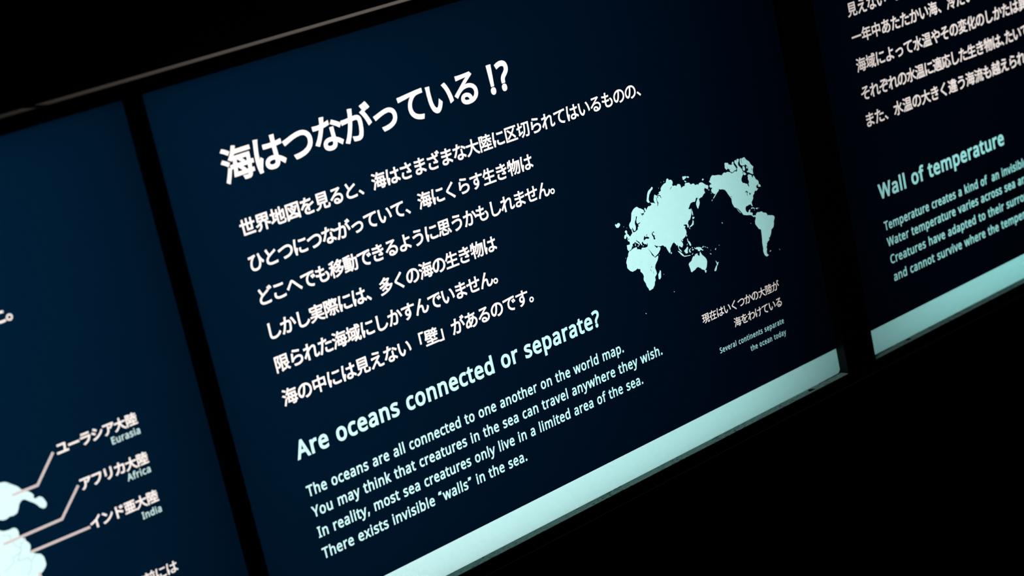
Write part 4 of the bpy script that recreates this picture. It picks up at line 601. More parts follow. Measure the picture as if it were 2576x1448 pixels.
def load_glyphs():
    G = {}; p = 0; q = GLYPHS
    while p < len(q):
        c, adv, n = q[p:p + 3]; p += 3; cs = []
        for _ in range(n):
            m = q[p]; p += 1
            d = np.array(q[p:p + 2 * m], float).reshape(m, 2); p += 2 * m
            cs.append(np.cumsum(d, 0) / 1000)
        G[chr(c)] = (adv / 1000, cs)
    return G
G = load_glyphs()

def area(c):
    x, y = c[:, 0], c[:, 1]
    return 0.5 * float(np.sum(x * np.roll(y, -1) - np.roll(x, -1) * y))

def bolden(cs, off):
    """push every outline outwards by off (em)"""
    if not cs or off == 0: return cs
    s = 1 if area(max(cs, key=lambda c: abs(area(c)))) > 0 else -1
    out = []
    for c in cs:
        e = np.roll(c, -1, 0) - c
        L = np.maximum(np.hypot(e[:, 0], e[:, 1]), 1e-9)[:, None]
        n = np.c_[e[:, 1], -e[:, 0]] / L * s
        n0 = np.roll(n, 1, 0); m = n + n0
        k = 2.0 / np.maximum((m ** 2).sum(1), 0.9)[:, None]
        out.append(c + m * k * off)
    return out

class Item:
    """a printed shape: outlines in plane units, filled where the winding is non-zero"""
    def __init__(self, name, mat, label=None, cut=False):
        self.name, self.mat, self.label, self.cut = name, mat, label, cut
        self.glyphs = []; self.stuff = False

def jp_line(name, text, cx0, cz, pitch, em, bold, mat, label, sub=None, kern=()):
    it = Item(name, mat, label); x = cx0
    for i, ch in enumerate(text):
        if ch == '\u3000': x += pitch; continue
        adv, cs = G[ch]
        cs = bolden(cs, bold + (0.008 if ch in '!?' else 0))
        if ch in '!?':
            x += -0.02 * em
            cs = [(c - [adv / 2, 0.36]) * [em * 1.05, em * 1.14] + [x, cz] for c in cs]
            it.glyphs.append(cs); x += 0.49 * em; continue
        k = 1.09 if 0x3040 < ord(ch) < 0x30ff else 1.03
        it.glyphs.append([(c - [0.5, 0.38]) * em * k + [x, cz] for c in cs])
        x += pitch * (0.5 if i in kern else 1)
    return it

def latin_line(name, text, x0, x1, base, em, bold, mat, label, track=0.048):
    it = Item(name, mat, label)
    gl = []; x = 0.0
    for ch in text:
        adv, cs = G[ch]
        if ch in '\u201c\u201d':                 # curly quotes drawn from two raised commas
            q = np.array([[0.03, 0], [0.115, 0.09], [0.12, 0.19], [0.02, 0.19], [0.035, 0.10], [-0.015, 0.02]])
            if ch == '\u201c': q = np.array([0.11, 0.19]) - q
            adv, cs = 0.40, [q + [0.06, 0.54], q + [0.21, 0.54]]
        gl.append((x, ch, cs)); x += adv + (0.05 if ch == ' ' else 0)
    first, last = gl[0], gl[-1]
    lm = min(c[:, 0].min() for c in first[2]) - bold
    rm = last[0] + max(c[:, 0].max() for c in last[2]) + bold
    sp = track                                   # extra space between letters, in em
    xs = (x1 - x0) / (em * (rm - lm + sp * (len(text) - 1)))
    for i, (x, ch, cs) in enumerate(gl):
        if not cs: continue
        it.glyphs.append([(c + [x + sp * i - lm, 0]) * [em * xs, em] + [x0, base] for c in bolden(cs, bold)])
    return it

# camera rays are only used once, to read the drawn map outlines into panel coordinates
Rn = np.array(R)
def px(pts):
    p = (np.array(pts, float) - [1288, 724]) / 4877.5
    d = np.c_[p[:, 0], np.ones(len(p)), -p[:, 1]] @ Rn.T
    return d[:, [0, 2]] / d[:, 1:2]
def win(x0, y0, s, pts):
    return [(x0 + a / s, y0 + b / s) for a, b in pts]
A = (1540, 430, 8.044); B = (1640, 420, 9.05); C = (1540, 560, 8.044); DD = (1680, 500, 7.2375)
E = (1770, 380, 9.05); FW = (1860, 480, 8.044); GW = (1560, 580, 10.342)
eurasia = (win(*A, [(318,1385),(345,1385),(358,1335),(385,1290),(400,1262),(412,1250),(398,1225),(392,1190),(400,1150),(412,1140),(404,1150),(396,1172),(378,1180),(362,1160),(350,1130),(342,1092),(355,1050),(378,1020),(385,960),(388,890),(388,852),(398,830),(412,800),(430,772),(450,750),(470,735),(495,722),(520,735),(540,750),(590,762),(630,785),(648,815),(640,845),(615,857),(590,858),(565,845),(590,868),(600,895),(625,912),(612,880),(645,882),(638,858),(655,830),(675,822),(650,780),(652,748),(672,745),(690,790),(710,745),(735,708),(755,712),(795,685),(790,665),(765,640),(800,642),(835,642),(872,662),(850,620),(838,575),(848,500),(855,475),(880,490),(908,500),(925,470),(950,470),(940,430),(985,400),(980,360),(992,325),(1010,300),(1030,275),(1050,255),(1085,235),(1090,200),(1095,170),(1115,148),(1135,160),(1145,185),(1180,172),(1200,185),(1215,200),(1225,240),(1212,280),(1230,305),(1250,295),(1280,292),(1300,305),(1320,265),(1360,262),(1380,280),(1388,310),(1404,348)])
 + win(*B, [(690,450),(720,435),(745,430),(750,385),(765,362),(800,358),(850,355),(865,378),(890,398),(915,380),(945,372),(965,385),(985,412),(1010,398),(1040,392),(1060,402),(1070,370),(1100,352),(1130,348),(1160,358),(1190,380),(1240,410),(1265,412),(1285,435),(1278,480),(1270,505),(1230,485),(1200,470),(1195,500),(1185,520),(1200,550),(1210,590),(1190,600),(1170,630),(1135,690),(1112,688),(1085,720),(1068,705),(1075,745),(1082,780),(1088,815),(1080,860),(1068,895),(1060,930),(1045,952),(1030,920),(1015,880),(1005,840),(1010,800),(1030,740),(1050,690),(1055,650),(1045,690),(1028,705),(1010,690),(998,715),(990,770),(965,795),(940,790),(905,808),(880,820),(868,850),(860,875),(845,915),(830,945),(850,962),(885,950),(895,1000),(898,1060),(885,1130),(878,1165),(860,1205),(835,1215),(828,1240),(818,1285),(835,1320),(840,1350),(828,1375),(812,1372),(800,1320),(780,1300),(750,1310),(740,1300),(720,1335),(750,1338),(765,1350),(748,1390),(765,1415),(780,1448)])
 + win(*GW, [(1728,40),(1722,90),(1690,160),(1665,185),(1640,215),(1600,232),(1582,265),(1610,295),(1628,315),(1640,370),(1625,410),(1610,438),(1570,415),(1535,395),(1525,420),(1540,470),(1590,510),(1612,555),(1570,535),(1530,490),(1510,420),(1485,360),(1465,390),(1450,350),(1420,325),(1400,298),(1385,320),(1365,330),(1335,400),(1305,462),(1312,530),(1295,587),(1270,560),(1245,520),(1200,440),(1188,395),(1180,425),(1160,415),(1110,375),(1080,392),(1050,402),(1020,405),(990,395),(1000,412),(1048,435),(1050,465),(1040,500),(1015,550),(995,590),(960,630),(910,690),(985,648),(994,665),(990,700),(975,770),(945,830),(920,890),(910,965),(925,1010),(945,1055),(958,1115),(935,1165),(910,1205),(920,1250),(925,1290),(905,1330),(905,1370),(895,1448)])
 + win(*C, [(855,1265),(830,1330),(795,1350),(765,1372),(748,1362),(740,1335),(700,1285),(680,1225),(640,1165),(637,1110),(643,1090),(630,1050),(610,1020),(575,990),(568,930),(540,940),(520,922),(495,942),(470,965),(440,975),(418,992),(370,978),(345,955),(308,920),(300,880),(300,850),(285,810),(295,750),(305,705),(322,680),(325,625),(345,575),(358,565),(330,570),(308,540),(303,500),(300,475),(292,465),(305,452),(335,445),(360,438),(358,400),(345,380),(320,372),(315,360)]))
arctic1 = win(*E, [(475,275),(500,262),(515,270),(540,262),(560,285),(578,310),(605,305),(620,320),(645,300),(640,270),(655,240),(680,248),(682,300),(700,325),(720,352),(745,392),(738,430),(710,438),(690,445),(678,470),(660,485),(635,478),(608,465),(590,430),(570,405),(548,392),(535,415),(520,428),(498,400),(485,388),(480,330)])
arctic2 = win(*E, [(700,222),(715,205),(732,202),(745,225),(752,185),(762,175),(802,178),(800,230),(782,265),(788,320),(815,350),(832,362),(845,385),(868,400),(885,440),(870,470),(800,470),(770,458),(752,440),(770,430),(755,400),(775,380),(765,355),(740,310),(715,280),(702,255)])
arctic3 = win(*E, [(820,195),(832,168),(855,162),(872,172),(880,155),(920,138),(940,148),(950,172),(985,205),(1015,222),(1042,242),(1065,290),(1095,318),(1132,348),(1122,402),(1118,440),(1130,522),(1100,515),(1070,505),(1030,482),(990,478),(985,455),(1015,440),(1012,382),(1000,345),(975,320),(945,296),(935,325),(900,318),(885,330),(850,318),(832,300),(822,262)])
arctic4 = win(*E, [(885,345),(905,338),(930,350),(942,395),(940,430),(925,450),(905,440),(890,412)])
arctic5 = win(*E, [(905,470),(940,490),(970,520),(955,535),(930,548),(905,520)])
america = (win(*E, [(200,548),(240,552),(282,548),(330,540),(370,542),(412,552),(425,530),(440,510),(455,492),(480,482),(505,495),(522,478),(550,470),(580,475),(615,485),(632,505),(660,495),(680,492),(690,470),(715,455),(745,462),(800,455),(860,450),(895,458),(905,475),(880,490),(905,515),(892,545),(875,580),(862,620),(860,655),(870,692),(895,722),(930,725),(965,742),(990,740),(1005,770),(1030,812),(1038,790),(1020,740),(1035,700),(1028,675),(1008,640),(1010,600),(1000,560),(1015,535),(1040,525),(1070,540),(1090,545),(1100,590),(1112,600),(1122,575),(1130,545),(1150,572),(1165,590),(1190,640),(1220,655),(1240,670),(1252,700),(1255,745),(1272,752),(1288,762),(1303,802),(1285,805),(1260,810),(1238,800),(1240,745),(1222,765),(1195,795),(1205,835),(1222,848),(1240,850),(1225,875),(1200,908),(1185,890),(1165,915),(1152,935),(1155,962),(1135,990),(1122,1020),(1130,1075),(1115,1110),(1092,1165),(1102,1200),(1112,1235),(1110,1262),(1095,1245),(1085,1225),(1070,1210),(1045,1215),(1020,1222),(1005,1242),(975,1250),(960,1275),(955,1305),(962,1345),(975,1372),(1000,1395),(1022,1385),(1028,1355),(1038,1332),(1065,1330),(1060,1370),(1062,1398),(1090,1395),(1110,1400)])
 + win(*FW, [(268,445),(265,478),(275,498),(290,500),(310,488),(328,500),(345,450),(365,428),(405,430),(440,412),(465,422),(490,440),(512,440),(540,442),(562,470),(570,498),(592,486),(620,492),(660,488),(698,502),(714,530),(705,580),(695,620),(700,665),(692,725),(672,755),(645,785),(648,815),(640,860),(615,942),(590,940),(606,968),(600,1000),(572,1022),(568,1048),(550,1060),(562,1085),(555,1110),(548,1148),(562,1165),(552,1225),(562,1268),(578,1285),(596,1292),(580,1310),(560,1325),(535,1315),(515,1300),(500,1265),(488,1235),(482,1200),(485,1170),(475,1120),(470,1090),(462,1040),(462,985),(455,930),(448,860),(440,790),(425,772),(395,768),(370,735),(345,700),(320,668),(322,640),(315,610),(325,575),(332,550),(322,520),(315,510),(300,530),(275,518),(255,498),(238,488),(200,488),(165,488),(155,493),(115,486),(85,485),(70,470),(60,450),(30,420)])
 + win(*E, [(850,1375),(800,1325),(770,1300),(738,1290),(700,1275),(675,1230),(655,1200),(645,1160),(640,1130),(632,1080),(610,1050),(582,1020),(575,1000),(545,965),(500,912),(475,885),(450,870),(420,866),(380,876),(350,858),(345,900),(325,925),(300,960),(275,1000),(255,1040),(225,1082),(218,1070),(245,1020),(265,985),(268,965),(240,975),(215,955),(200,950),(175,912),(172,885),(200,830),(165,832),(150,825),(130,795),(150,760),(185,748),(150,720),(120,690),(145,660),(150,620),(170,580),(185,560)]))
islands = [win(*A, [(800,315),(820,335),(815,370),(785,400),(775,425),(750,480),(745,520),(738,565),(745,600),(765,630),(740,645),(715,632),(695,605),(702,545),(705,480),(720,420),(740,385),(770,360)]),
 win(*C, [(128,3),(148,10),(162,35),(155,65),(125,102),(80,100),(78,78),(58,62),(62,25),(90,40),(100,18)]),
 win(*C, [(285,150),(305,180),(302,215),(335,248),(362,282),(350,322),(320,330),(300,342),(318,305),(300,290),(285,250),(275,230),(280,215),(262,205),(255,175),(270,158)]),
 win(*C, [(265,240),(290,252),(285,312),(262,332),(243,312),(248,262)]),
 win(*C, [(970,955),(988,978),(990,1105),(965,1147),(942,1135),(938,1090),(932,1042),(952,1010)]),
 win(*GW, [(1325,545),(1350,580),(1335,607),(1315,590)]),
 win(*B, [(690,230),(700,210),(730,215),(755,203),(778,212),(780,242),(755,265),(720,295),(700,280)]),
 win(*B, [(785,212),(830,212),(845,232),(825,250),(795,235)]), win(*B, [(735,303),(782,328),(768,350),(745,335)]),
 win(*B, [(1135,290),(1155,260),(1182,280),(1160,307)]), win(*B, [(1280,510),(1315,518),(1295,532)]),
 win(*B, [(890,930),(905,960),(930,1030),(940,1100),(922,1095),(908,1040),(900,980)]),
 win(*B, [(925,1128),(945,1135),(972,1138),(950,1180),(922,1180)]),
 win(*B, [(930,1200),(952,1235),(950,1305),(905,1348),(862,1368),(858,1345),(890,1325),(915,1285)]),
 win(*B, [(848,1368),(870,1385),(868,1412),(850,1395)]),
 win(*DD, [(342,645),(352,665),(343,692),(333,670)]), win(*DD, [(255,738),(278,748),(268,775),(252,762)]),
 win(*DD, [(350,720),(365,728),(370,765),(395,775),(410,800),(425,832),(420,858),(400,845),(380,805),(360,770)]),
 win(*DD, [(362,812),(352,845),(345,842),(356,812)]),
 win(*DD, [(355,865),(372,890),(362,930),(365,985),(330,994),(312,970),(298,948),(312,925),(335,900)]),
 win(*DD, [(385,920),(420,897),(422,905),(400,925),(408,940),(425,978),(412,975),(400,955),(402,980),(388,960)]),
 win(*DD, [(180,948),(200,948),(235,970),(280,1010),(300,1035),(285,1045),(250,1025),(215,985)]),
 win(*DD, [(290,1038),(330,1032),(365,1030),(412,1018),(412,1030),(360,1042),(300,1053)]),
 win(*DD, [(435,1018),(450,990),(462,985),(455,1005)]), win(*DD, [(440,875),(452,880),(450,902),(443,898)]),
 win(*DD, [(475,885),(492,885),(505,905),(515,880),(560,875),(605,882),(622,915),(648,928),(640,942),(605,928),(590,930),(585,950),(550,947),(545,922),(500,912)]),
 win(*DD, [(440,918),(470,912),(475,928),(450,940)]), win(*DD, [(620,885),(648,852),(652,862),(638,890)]),
 win(*DD, [(665,862),(690,872),(688,882),(668,872)]), win(*DD, [(705,876),(735,888),(730,896),(708,884)]),
 win(*DD, [(766,988),(795,1000),(790,1012),(772,1002)]), win(*DD, [(862,910),(878,892),(878,915),(868,930),(860,922)]), win(*DD, [(776,925),(790,940),(784,943)]),
 win(*DD, [(928,835),(940,845),(935,852)]), win(*DD, [(978,425),(990,428),(1000,442),(993,452),(984,440)]),
 win(*DD, [(585,958),(600,975),(612,1000),(632,1025),(660,1045),(690,1075),(705,1100),(716,1140),(712,1200),(705,1252),(690,1275),(680,1292),(645,1290),(625,1282),(605,1268),(596,1238),(592,1265),(575,1248),(555,1240),(530,1248),(515,1265),(498,1288),(470,1308),(440,1335),(422,1325),(415,1290),(395,1235),(380,1195),(388,1170),(405,1150),(435,1122),(438,1100),(452,1062),(470,1040),(488,1045),(492,1018),(512,1000),(530,992),(545,998),(542,1022),(580,1040),(580,1000)]),
 win(*DD, [(668,1290),(690,1295),(706,1292),(702,1330),(693,1346),(680,1332)]),
 win(*DD, [(868,1125),(888,1138),(895,1158),(925,1148),(912,1195),(905,1212),(893,1205),(892,1180)]),
 win(*DD, [(882,1210),(898,1212),(892,1260),(885,1295),(868,1317),(848,1305),(862,1262)]),
 win(*E, [(745,1295),(790,1345),(852,1412),(838,1408),(790,1362)]),
 win(*FW, [(238,350),(250,335),(285,335),(325,358),(300,358),(270,348),(245,366)]), win(*FW, [(335,348),(350,338),(375,345),(360,370),(340,365)]),
 win(*FW, [(298,378),(312,382),(305,394)]), win(*FW, [(385,338),(400,342),(392,352)]),
 win(*FW, [(612,1222),(630,1198),(642,1208),(628,1228)]), win(*FW, [(805,1168),(825,1188),(815,1192)]), win(*FW, [(225,645),(240,655),(235,662)]),
 win(*E, [(968,352),(985,340),(1000,365),(995,395),(975,388)]), win(*E, [(100,872),(135,880),(128,890),(108,884)]),
 win(*E, [(165,945),(185,955),(178,968)]), win(*E, [(195,1105),(210,1100),(190,1138),(182,1130)]),
 win(*E, [(760,380),(800,400),(805,430),(775,420)]),
 win(*GW, [(385,320),(400,345),(410,400),(392,398)]), win(*GW, [(445,400),(485,385),(482,418)]), win(*GW, [(582,388),(615,385),(612,402),(590,400)]),
 win(*GW, [(680,352),(706,342),(700,370)]), win(*GW, [(325,402),(342,408),(332,425)]), win(*GW, [(1005,625),(1022,618),(1015,640)]),
 win(1500, 350, 2.413, [(298,1055),(306,1056),(303,1061)]), win(1500, 350, 2.413, [(470,923),(477,924),(474,928)]),
 win(*C, [(268,712),(280,715),(274,728)]), win(*C, [(1038,1035),(1050,1040),(1045,1050)]), win(*C, [(228,72),(240,85),(232,92)]), win(*C, [(290,98),(302,105),(298,112)]),
 win(*B, [(262,325),(280,322),(275,345)]), win(*B, [(198,342),(212,348),(206,358)]), win(*B, [(145,470),(158,480),(152,490)])]
waters = [win(*A, [(425,1172),(440,1208),(465,1212),(475,1185),(480,1150),(476,1112),(462,1075),(458,1040),(465,1005),(478,975),(480,925),(490,912),(502,920),(500,945),(490,985),(492,1040),(512,1068),(560,1038),(572,1045),(545,1068),(525,1085),(540,1120),(520,1130),(518,1185),(497,1200),(470,1228),(430,1240),(418,1215),(402,1160),(405,1142)]),
 win(*A, [(905,505),(912,540),(925,545),(910,480),(975,490),(995,548),(985,548),(965,505),(918,498),(938,540)]),
 win(*A, [(885,530),(895,530),(912,600),(935,640),(930,690),(912,718),(920,660),(905,610)]),
 win(*A, [(1165,385),(1182,340),(1210,305),(1200,335)]),
 win(*GW, [(240,525),(262,508),(290,490),(305,445),(308,415),(328,385),(322,345),(360,330),(378,298),(400,302),(430,322),(470,340),(490,365),(478,390),(512,372),(505,345),(492,325),(460,300),(420,268),(412,248),(425,245),(450,268),(500,292),(515,330),(540,348),(560,382),(580,362),(565,340),(562,305),(580,285),(592,292),(600,320),(640,352),(690,345),(715,318),(722,360),(712,415),(690,425),(655,440),(590,440),(562,448),(550,500),(530,488),(510,485),(480,480),(448,485),(438,455),(432,425),(380,442),(330,470),(290,510),(258,530)]),
 win(*GW, [(628,132),(645,148),(662,168),(700,148),(735,165),(762,182),(750,205),(720,212),(680,205),(655,225),(640,246),(612,245),(615,200)]),
 win(*GW, [(672,128),(708,82),(704,110),(688,135)]), win(*GW, [(605,270),(625,258),(620,275)]),
 win(*GW, [(820,78),(845,38),(868,20),(895,40),(872,48),(848,55),(850,90),(870,118),(908,128),(895,150),(905,185),(922,215),(898,232),(868,212),(868,170),(840,130)]),
 win(*GW, [(735,472),(748,480),(800,545),(860,620),(885,650),(905,682),(985,600),(1012,595),(985,645),(910,703),(880,670),(835,640),(800,570)]),
 win(*GW, [(888,368),(905,375),(925,388),(960,400),(985,398),(1000,410),(975,415),(972,440),(945,448),(935,425),(905,402)]),
 win(*C, [(795,878),(805,878),(800,910),(790,905)]), win(*C, [(768,935),(774,935),(798,980),(792,985)]), win(*C, [(828,985),(834,985),(850,1038),(844,1038)]), win(*C, [(580,785),(598,795),(592,802)]),
 win(*E, [(940,945),(960,915),(980,898),(1000,920),(1015,940),(1050,950),(1062,962),(1092,940),(1070,975),(1045,1005),(1042,960),(1015,940),(998,950),(1002,1020),(988,1000),(985,930)]),
 win(*E, [(1075,385),(1115,415),(1112,425),(1090,410)]), win(*E, [(850,180),(862,180),(862,240),(880,270),(868,268),(852,235)]), win(*E, [(900,170),(915,195),(925,200),(912,178)]),
 win(*E, [(540,340),(548,380),(538,385)]), win(*E, [(560,415),(600,412),(622,410),(590,422)]), win(*E, [(470,875),(482,875),(530,935),(560,985),(550,982),(515,930)]), win(*E, [(580,1015),(640,1030),(648,1055),(630,1040)])]
def shape(name, mat, label, polys, cut=False):
    it = Item(name, mat, label, cut)
    for q in polys: it.glyphs.append([px(q)])
    return it
def stroke(pts, wd):
    p = px(pts); out = []
    for i in range(len(p) - 1):
        d = p[i + 1] - p[i]; d /= np.hypot(*d); n = np.array([-d[1], d[0]]) * wd / 2; e = d * wd * 0.35
        out.append(np.array([p[i] - n - e, p[i + 1] - n + e, p[i + 1] + n + e, p[i] + n - e]))
    return out
BB = 0.019; BT = 0.023; BL = 0.026
bodyj = lambda txt, x, z, pitch, lab: jp_line('text_line', txt, x, z, pitch, 0.0109, BB, M_CREAM, lab)
MID = [
 jp_line('heading_text', '海はつながっている!?', 0.5641, -0.1655, 0.02197, 0.0220, BT, M_CREAM, 'large white Japanese heading'),
 bodyj('世界地図を見ると、\u3000海はさまざまな大陸に区切られてはいるものの、'.replace('\u3000', ''), 0.5600, -0.2037, 0.01092, 'first line of white Japanese text'),
 bodyj('ひとつにつながっていて、海にくらす生き物は', 0.5597, -0.2254, 0.01076, 'second line of white Japanese text'),
 bodyj('どこへでも移動できるように思うかもしれません。', 0.5597, -0.2468, 0.0107, 'third line of white Japanese text'),
 bodyj('しかし実際には、多くの海の生き物は', 0.5597, -0.2686, 0.0107, 'fourth line of white Japanese text'),
 bodyj('限られた海域にしかすんでいません。', 0.5597, -0.2896, 0.01082, 'fifth line of white Japanese text'),
 bodyj('海の中には見えない「壁」があるのです。', 0.5594, -0.3110, 0.01105, 'sixth line of white Japanese text'),
 latin_line('heading_text', 'Are oceans connected or separate?', 0.5539, 0.8085, -0.3505, 0.0152, 0.033, M_TEAL, 'pale teal English heading'),
 latin_line('text_line', 'The oceans are all connected to one another on the world map.', 0.5543, 0.8236, -0.3754, 0.0094, BL, M_TEAL, 'first line of pale teal English text'),
 latin_line('text_line', 'You may think that creatures in the sea can travel anywhere they wish.', 0.5544, 0.8577, -0.3891, 0.0094, BL, M_TEAL, 'second line of pale teal English text'),
 latin_line('text_line', 'In reality, most sea creatures only live in a limited area of the sea.', 0.5547, 0.8349, -0.4028, 0.0094, BL, M_TEAL, 'third line of pale teal English text'),
 latin_line('text_line', 'There exists invisible \u201cwalls\u201d in the sea.', 0.5542, 0.7225, -0.4168, 0.0094, BL, M_TEAL, 'last line of pale teal English text'),
 shape('world_map', M_TEAL, 'pale teal world map with the Pacific in the middle', [eurasia, america, arctic1, arctic2, arctic3, arctic4, arctic5]),
 shape('inner_sea', M_NAVY, None, waters, True),
 jp_line('caption_text', '現在はいくつかの大陸が', 0.9044, -0.3782, 0.00740, 0.0074, 0.008, M_CREAM, 'upper line of the small white Japanese caption'),
 jp_line('caption_text', '海をわけている', 0.9342, -0.3910, 0.00743, 0.0074, 0.008, M_CREAM, 'lower line of the small white Japanese caption'),
 latin_line('caption_text', 'Several continents separate', 0.9117, 0.9802, -0.4077, 0.0055, 0.016, M_TEAL, 'upper line of the small teal English caption', 0.09),
 latin_line('caption_text', 'the ocean today', 0.9420, 0.9803, -0.4166, 0.0055, 0.016, M_TEAL, 'lower line of the small teal English caption', 0.09),
]
small = shape('small_island', M_TEAL, 'tiny scattered islands of the map', []); small.stuff = True
for q in islands:
    ext = max(max(a for a, b in q) - min(a for a, b in q), max(b for a, b in q) - min(b for a, b in q))
    if ext < 9: small.glyphs.append([px(q)])
    else: MID.insert(-4, shape('map_island', M_TEAL, None, [q]))
MID.insert(-4, small)
rj = lambda txt, x, z, pitch, lab, kern=(): jp_line('text_line', txt, x, z, pitch, 0.0112, BB, M_CREAM, lab, kern=kern)
RIGHT = [
 rj('見えない「壁」', 1.1120, -0.2006, 0.0113, 'cut-off top line of white Japanese text'),
 rj('一年中あたたかい海、冷たい', 1.1117, -0.2219, 0.01155, 'second line of white Japanese text'),
 rj('海域によって水温やその変化のしかたは異', 1.1114, -0.2436, 0.01138, 'third line of white Japanese text'),
 rj('それぞれの水温に適応した生き物は、たいて', 1.1110, -0.2656, 0.01098, 'fourth line of white Japanese text', kern=(16,)),
 rj('また、水温の大きく違う海流も越えられ', 1.1106, -0.2866, 0.01136, 'last line of white Japanese text'),
 latin_line('heading_text', 'Wall of temperature', 1.1062, 1.2655, -0.3494, 0.0155, 0.033, M_TEAL, 'pale teal English heading'),
 latin_line('text_line', 'Temperature creates a kind of  an invisible', 1.1058, 1.2905, -0.3747, 0.0094, BL, M_TEAL, 'first line of pale teal English text'),
 latin_line('text_line', 'Water temperature varies across sea areas', 1.1060, 1.2985, -0.3879, 0.0094, BL, M_TEAL, 'second line of pale teal English text'),
 latin_line('text_line', 'Creatures have adapted to their surroundings', 1.1063, 1.3160, -0.4020, 0.0094, BL, M_TEAL, 'third line of pale teal English text'),
 latin_line('text_line', 'and cannot survive where the temperature', 1.1067, 1.3015, -0.4163, 0.0094, BL, M_TEAL, 'last line of pale teal English text'),
]
H0 = (0, 1180, 5.404)
cont1 = win(*H0, [(0,182),(60,172),(110,182),(160,205),(220,225),(255,245),(285,270),(330,292),(390,300),(430,322),(462,352),(450,375),(468,392),(490,398),(500,382),(540,366),(580,380),(605,410),(630,445),(635,480),(622,515),(592,530),(545,515),(505,480),(470,458),(400,432),(345,408),(310,410),(285,430),(262,470),(252,530),(235,590),(190,625),(130,640),(95,672),(50,690),(0,688),(-200,640),(-240,400),(-120,230)])
cont2 = win(*H0, [(-260,850),(-120,800),(0,832),(40,840),(80,835),(130,820),(165,800),(200,795),(235,812),(255,855),(258,890),(262,900),(295,928),(345,938),(350,968),(385,990),(412,1022),(415,1070),(405,1118),(440,1130),(500,1145),(560,1150),(600,1190),(620,1250),(628,1290),(615,1335),(580,1390),(535,1440),(500,1500),(380,1620),(120,1700),(-200,1650),(-300,1200)])
def ridge(pts, wd=0.00045): return stroke(win(*H0, pts), wd)
RIDGES = []
for r in ([(135,890),(142,930),(165,975),(190,1015),(225,1050),(275,1058),(290,1110),(250,1150),(190,1190),(182,1225),(190,1262),(150,1310),(60,1410)],
          [(300,1010),(285,1060),(290,1110),(262,1170),(240,1245),(310,1225),(390,1195),(390,1215),(432,1245)], [(490,1155),(455,1200),(428,1245),(425,1310),(430,1350),(390,1420),(370,1500)],
          [(0,245),(90,240),(110,200),(140,205)], [(300,915),(330,960),(310,1000),(270,1002)], [(35,905),(60,895),(120,905),(135,890)]):
    it = Item('relief_line', M_TEAL2, 'thin darker fold line on the land mass')
    for s in ridge(r): it.glyphs.append([s])
    RIDGES.append(it)
def leader(pts):
    it = Item('leader_line', M_PINK, 'thin pinkish white leader line')
    for s in stroke(pts, 0.00155): it.glyphs.append([s])
    return it
lj = lambda txt, x, z, pitch, lab: jp_line('map_label', txt, x, z, pitch, 0.0075, 0.028, M_CREAM, lab)
LEFT = [
 jp_line('text_line', 'た。', 0.3948, -0.2036, 0.0110, 0.0112, 0.012, M_CREAM, 'end of a white Japanese sentence at the left edge'),
 shape('continent_shape', M_TEAL, 'upper pale teal land mass with a hooked end', [cont1]),
 shape('continent_shape', M_TEAL, 'lower pale teal land mass', [cont2]),
 *RIDGES,
 leader([(132.4,1139.1),(94.6,1219.7),(33,1244.3)]), leader([(195.6,1222.4),(155.9,1304.8),(10.5,1368.0)]), leader([(225,1325.7),(77.6,1388)]), leader([(99,1441),(112,1475)]),
 lj('ユーラシア大陸', 0.4107, -0.2871, 0.00742, 'white Japanese map label for Eurasia'),
 lj('アフリカ大陸', 0.4184, -0.3114, 0.00740, 'white Japanese map label for Africa'),
 lj('インド亜大陸', 0.4180, -0.3351, 0.00742, 'white Japanese map label for India'),
 latin_line('map_label', 'Eurasia', 0.4403, 0.4588, -0.2967, 0.0057, 0.02, M_TEAL, 'teal map label reading Eurasia'),
 latin_line('map_label', 'Africa', 0.4434, 0.4587, -0.3206, 0.0057, 0.02, M_TEAL, 'teal map label reading Africa'),
 latin_line('map_label', 'India', 0.4460, 0.4587, -0.3454, 0.0057, 0.02, M_TEAL, 'teal map label reading India'),
 jp_line('caption_text', '年前には', 0.4330, -0.3797, 0.00735, 0.0075, 0.018, M_CREAM, 'white Japanese caption cut off by the frame bottom'),
]


# ------------------------------------------------------------------ triangulate each printed sheet
def inside(pt, cs):
    wn = np.zeros(len(pt), int)
    for c in cs:
        a = c; b = np.roll(c, -1, 0)
        ay, by = a[:, 1][None], b[:, 1][None]; y = pt[:, 1][:, None]
        isl = (b[:, 0] - a[:, 0])[None] * (y - ay) - (pt[:, 0][:, None] - a[:, 0][None]) * (by - ay)
        wn += ((ay <= y) & (by > y) & (isl > 0)).sum(1) - ((ay > y) & (by <= y) & (isl < 0)).sum(1)
    return wn != 0

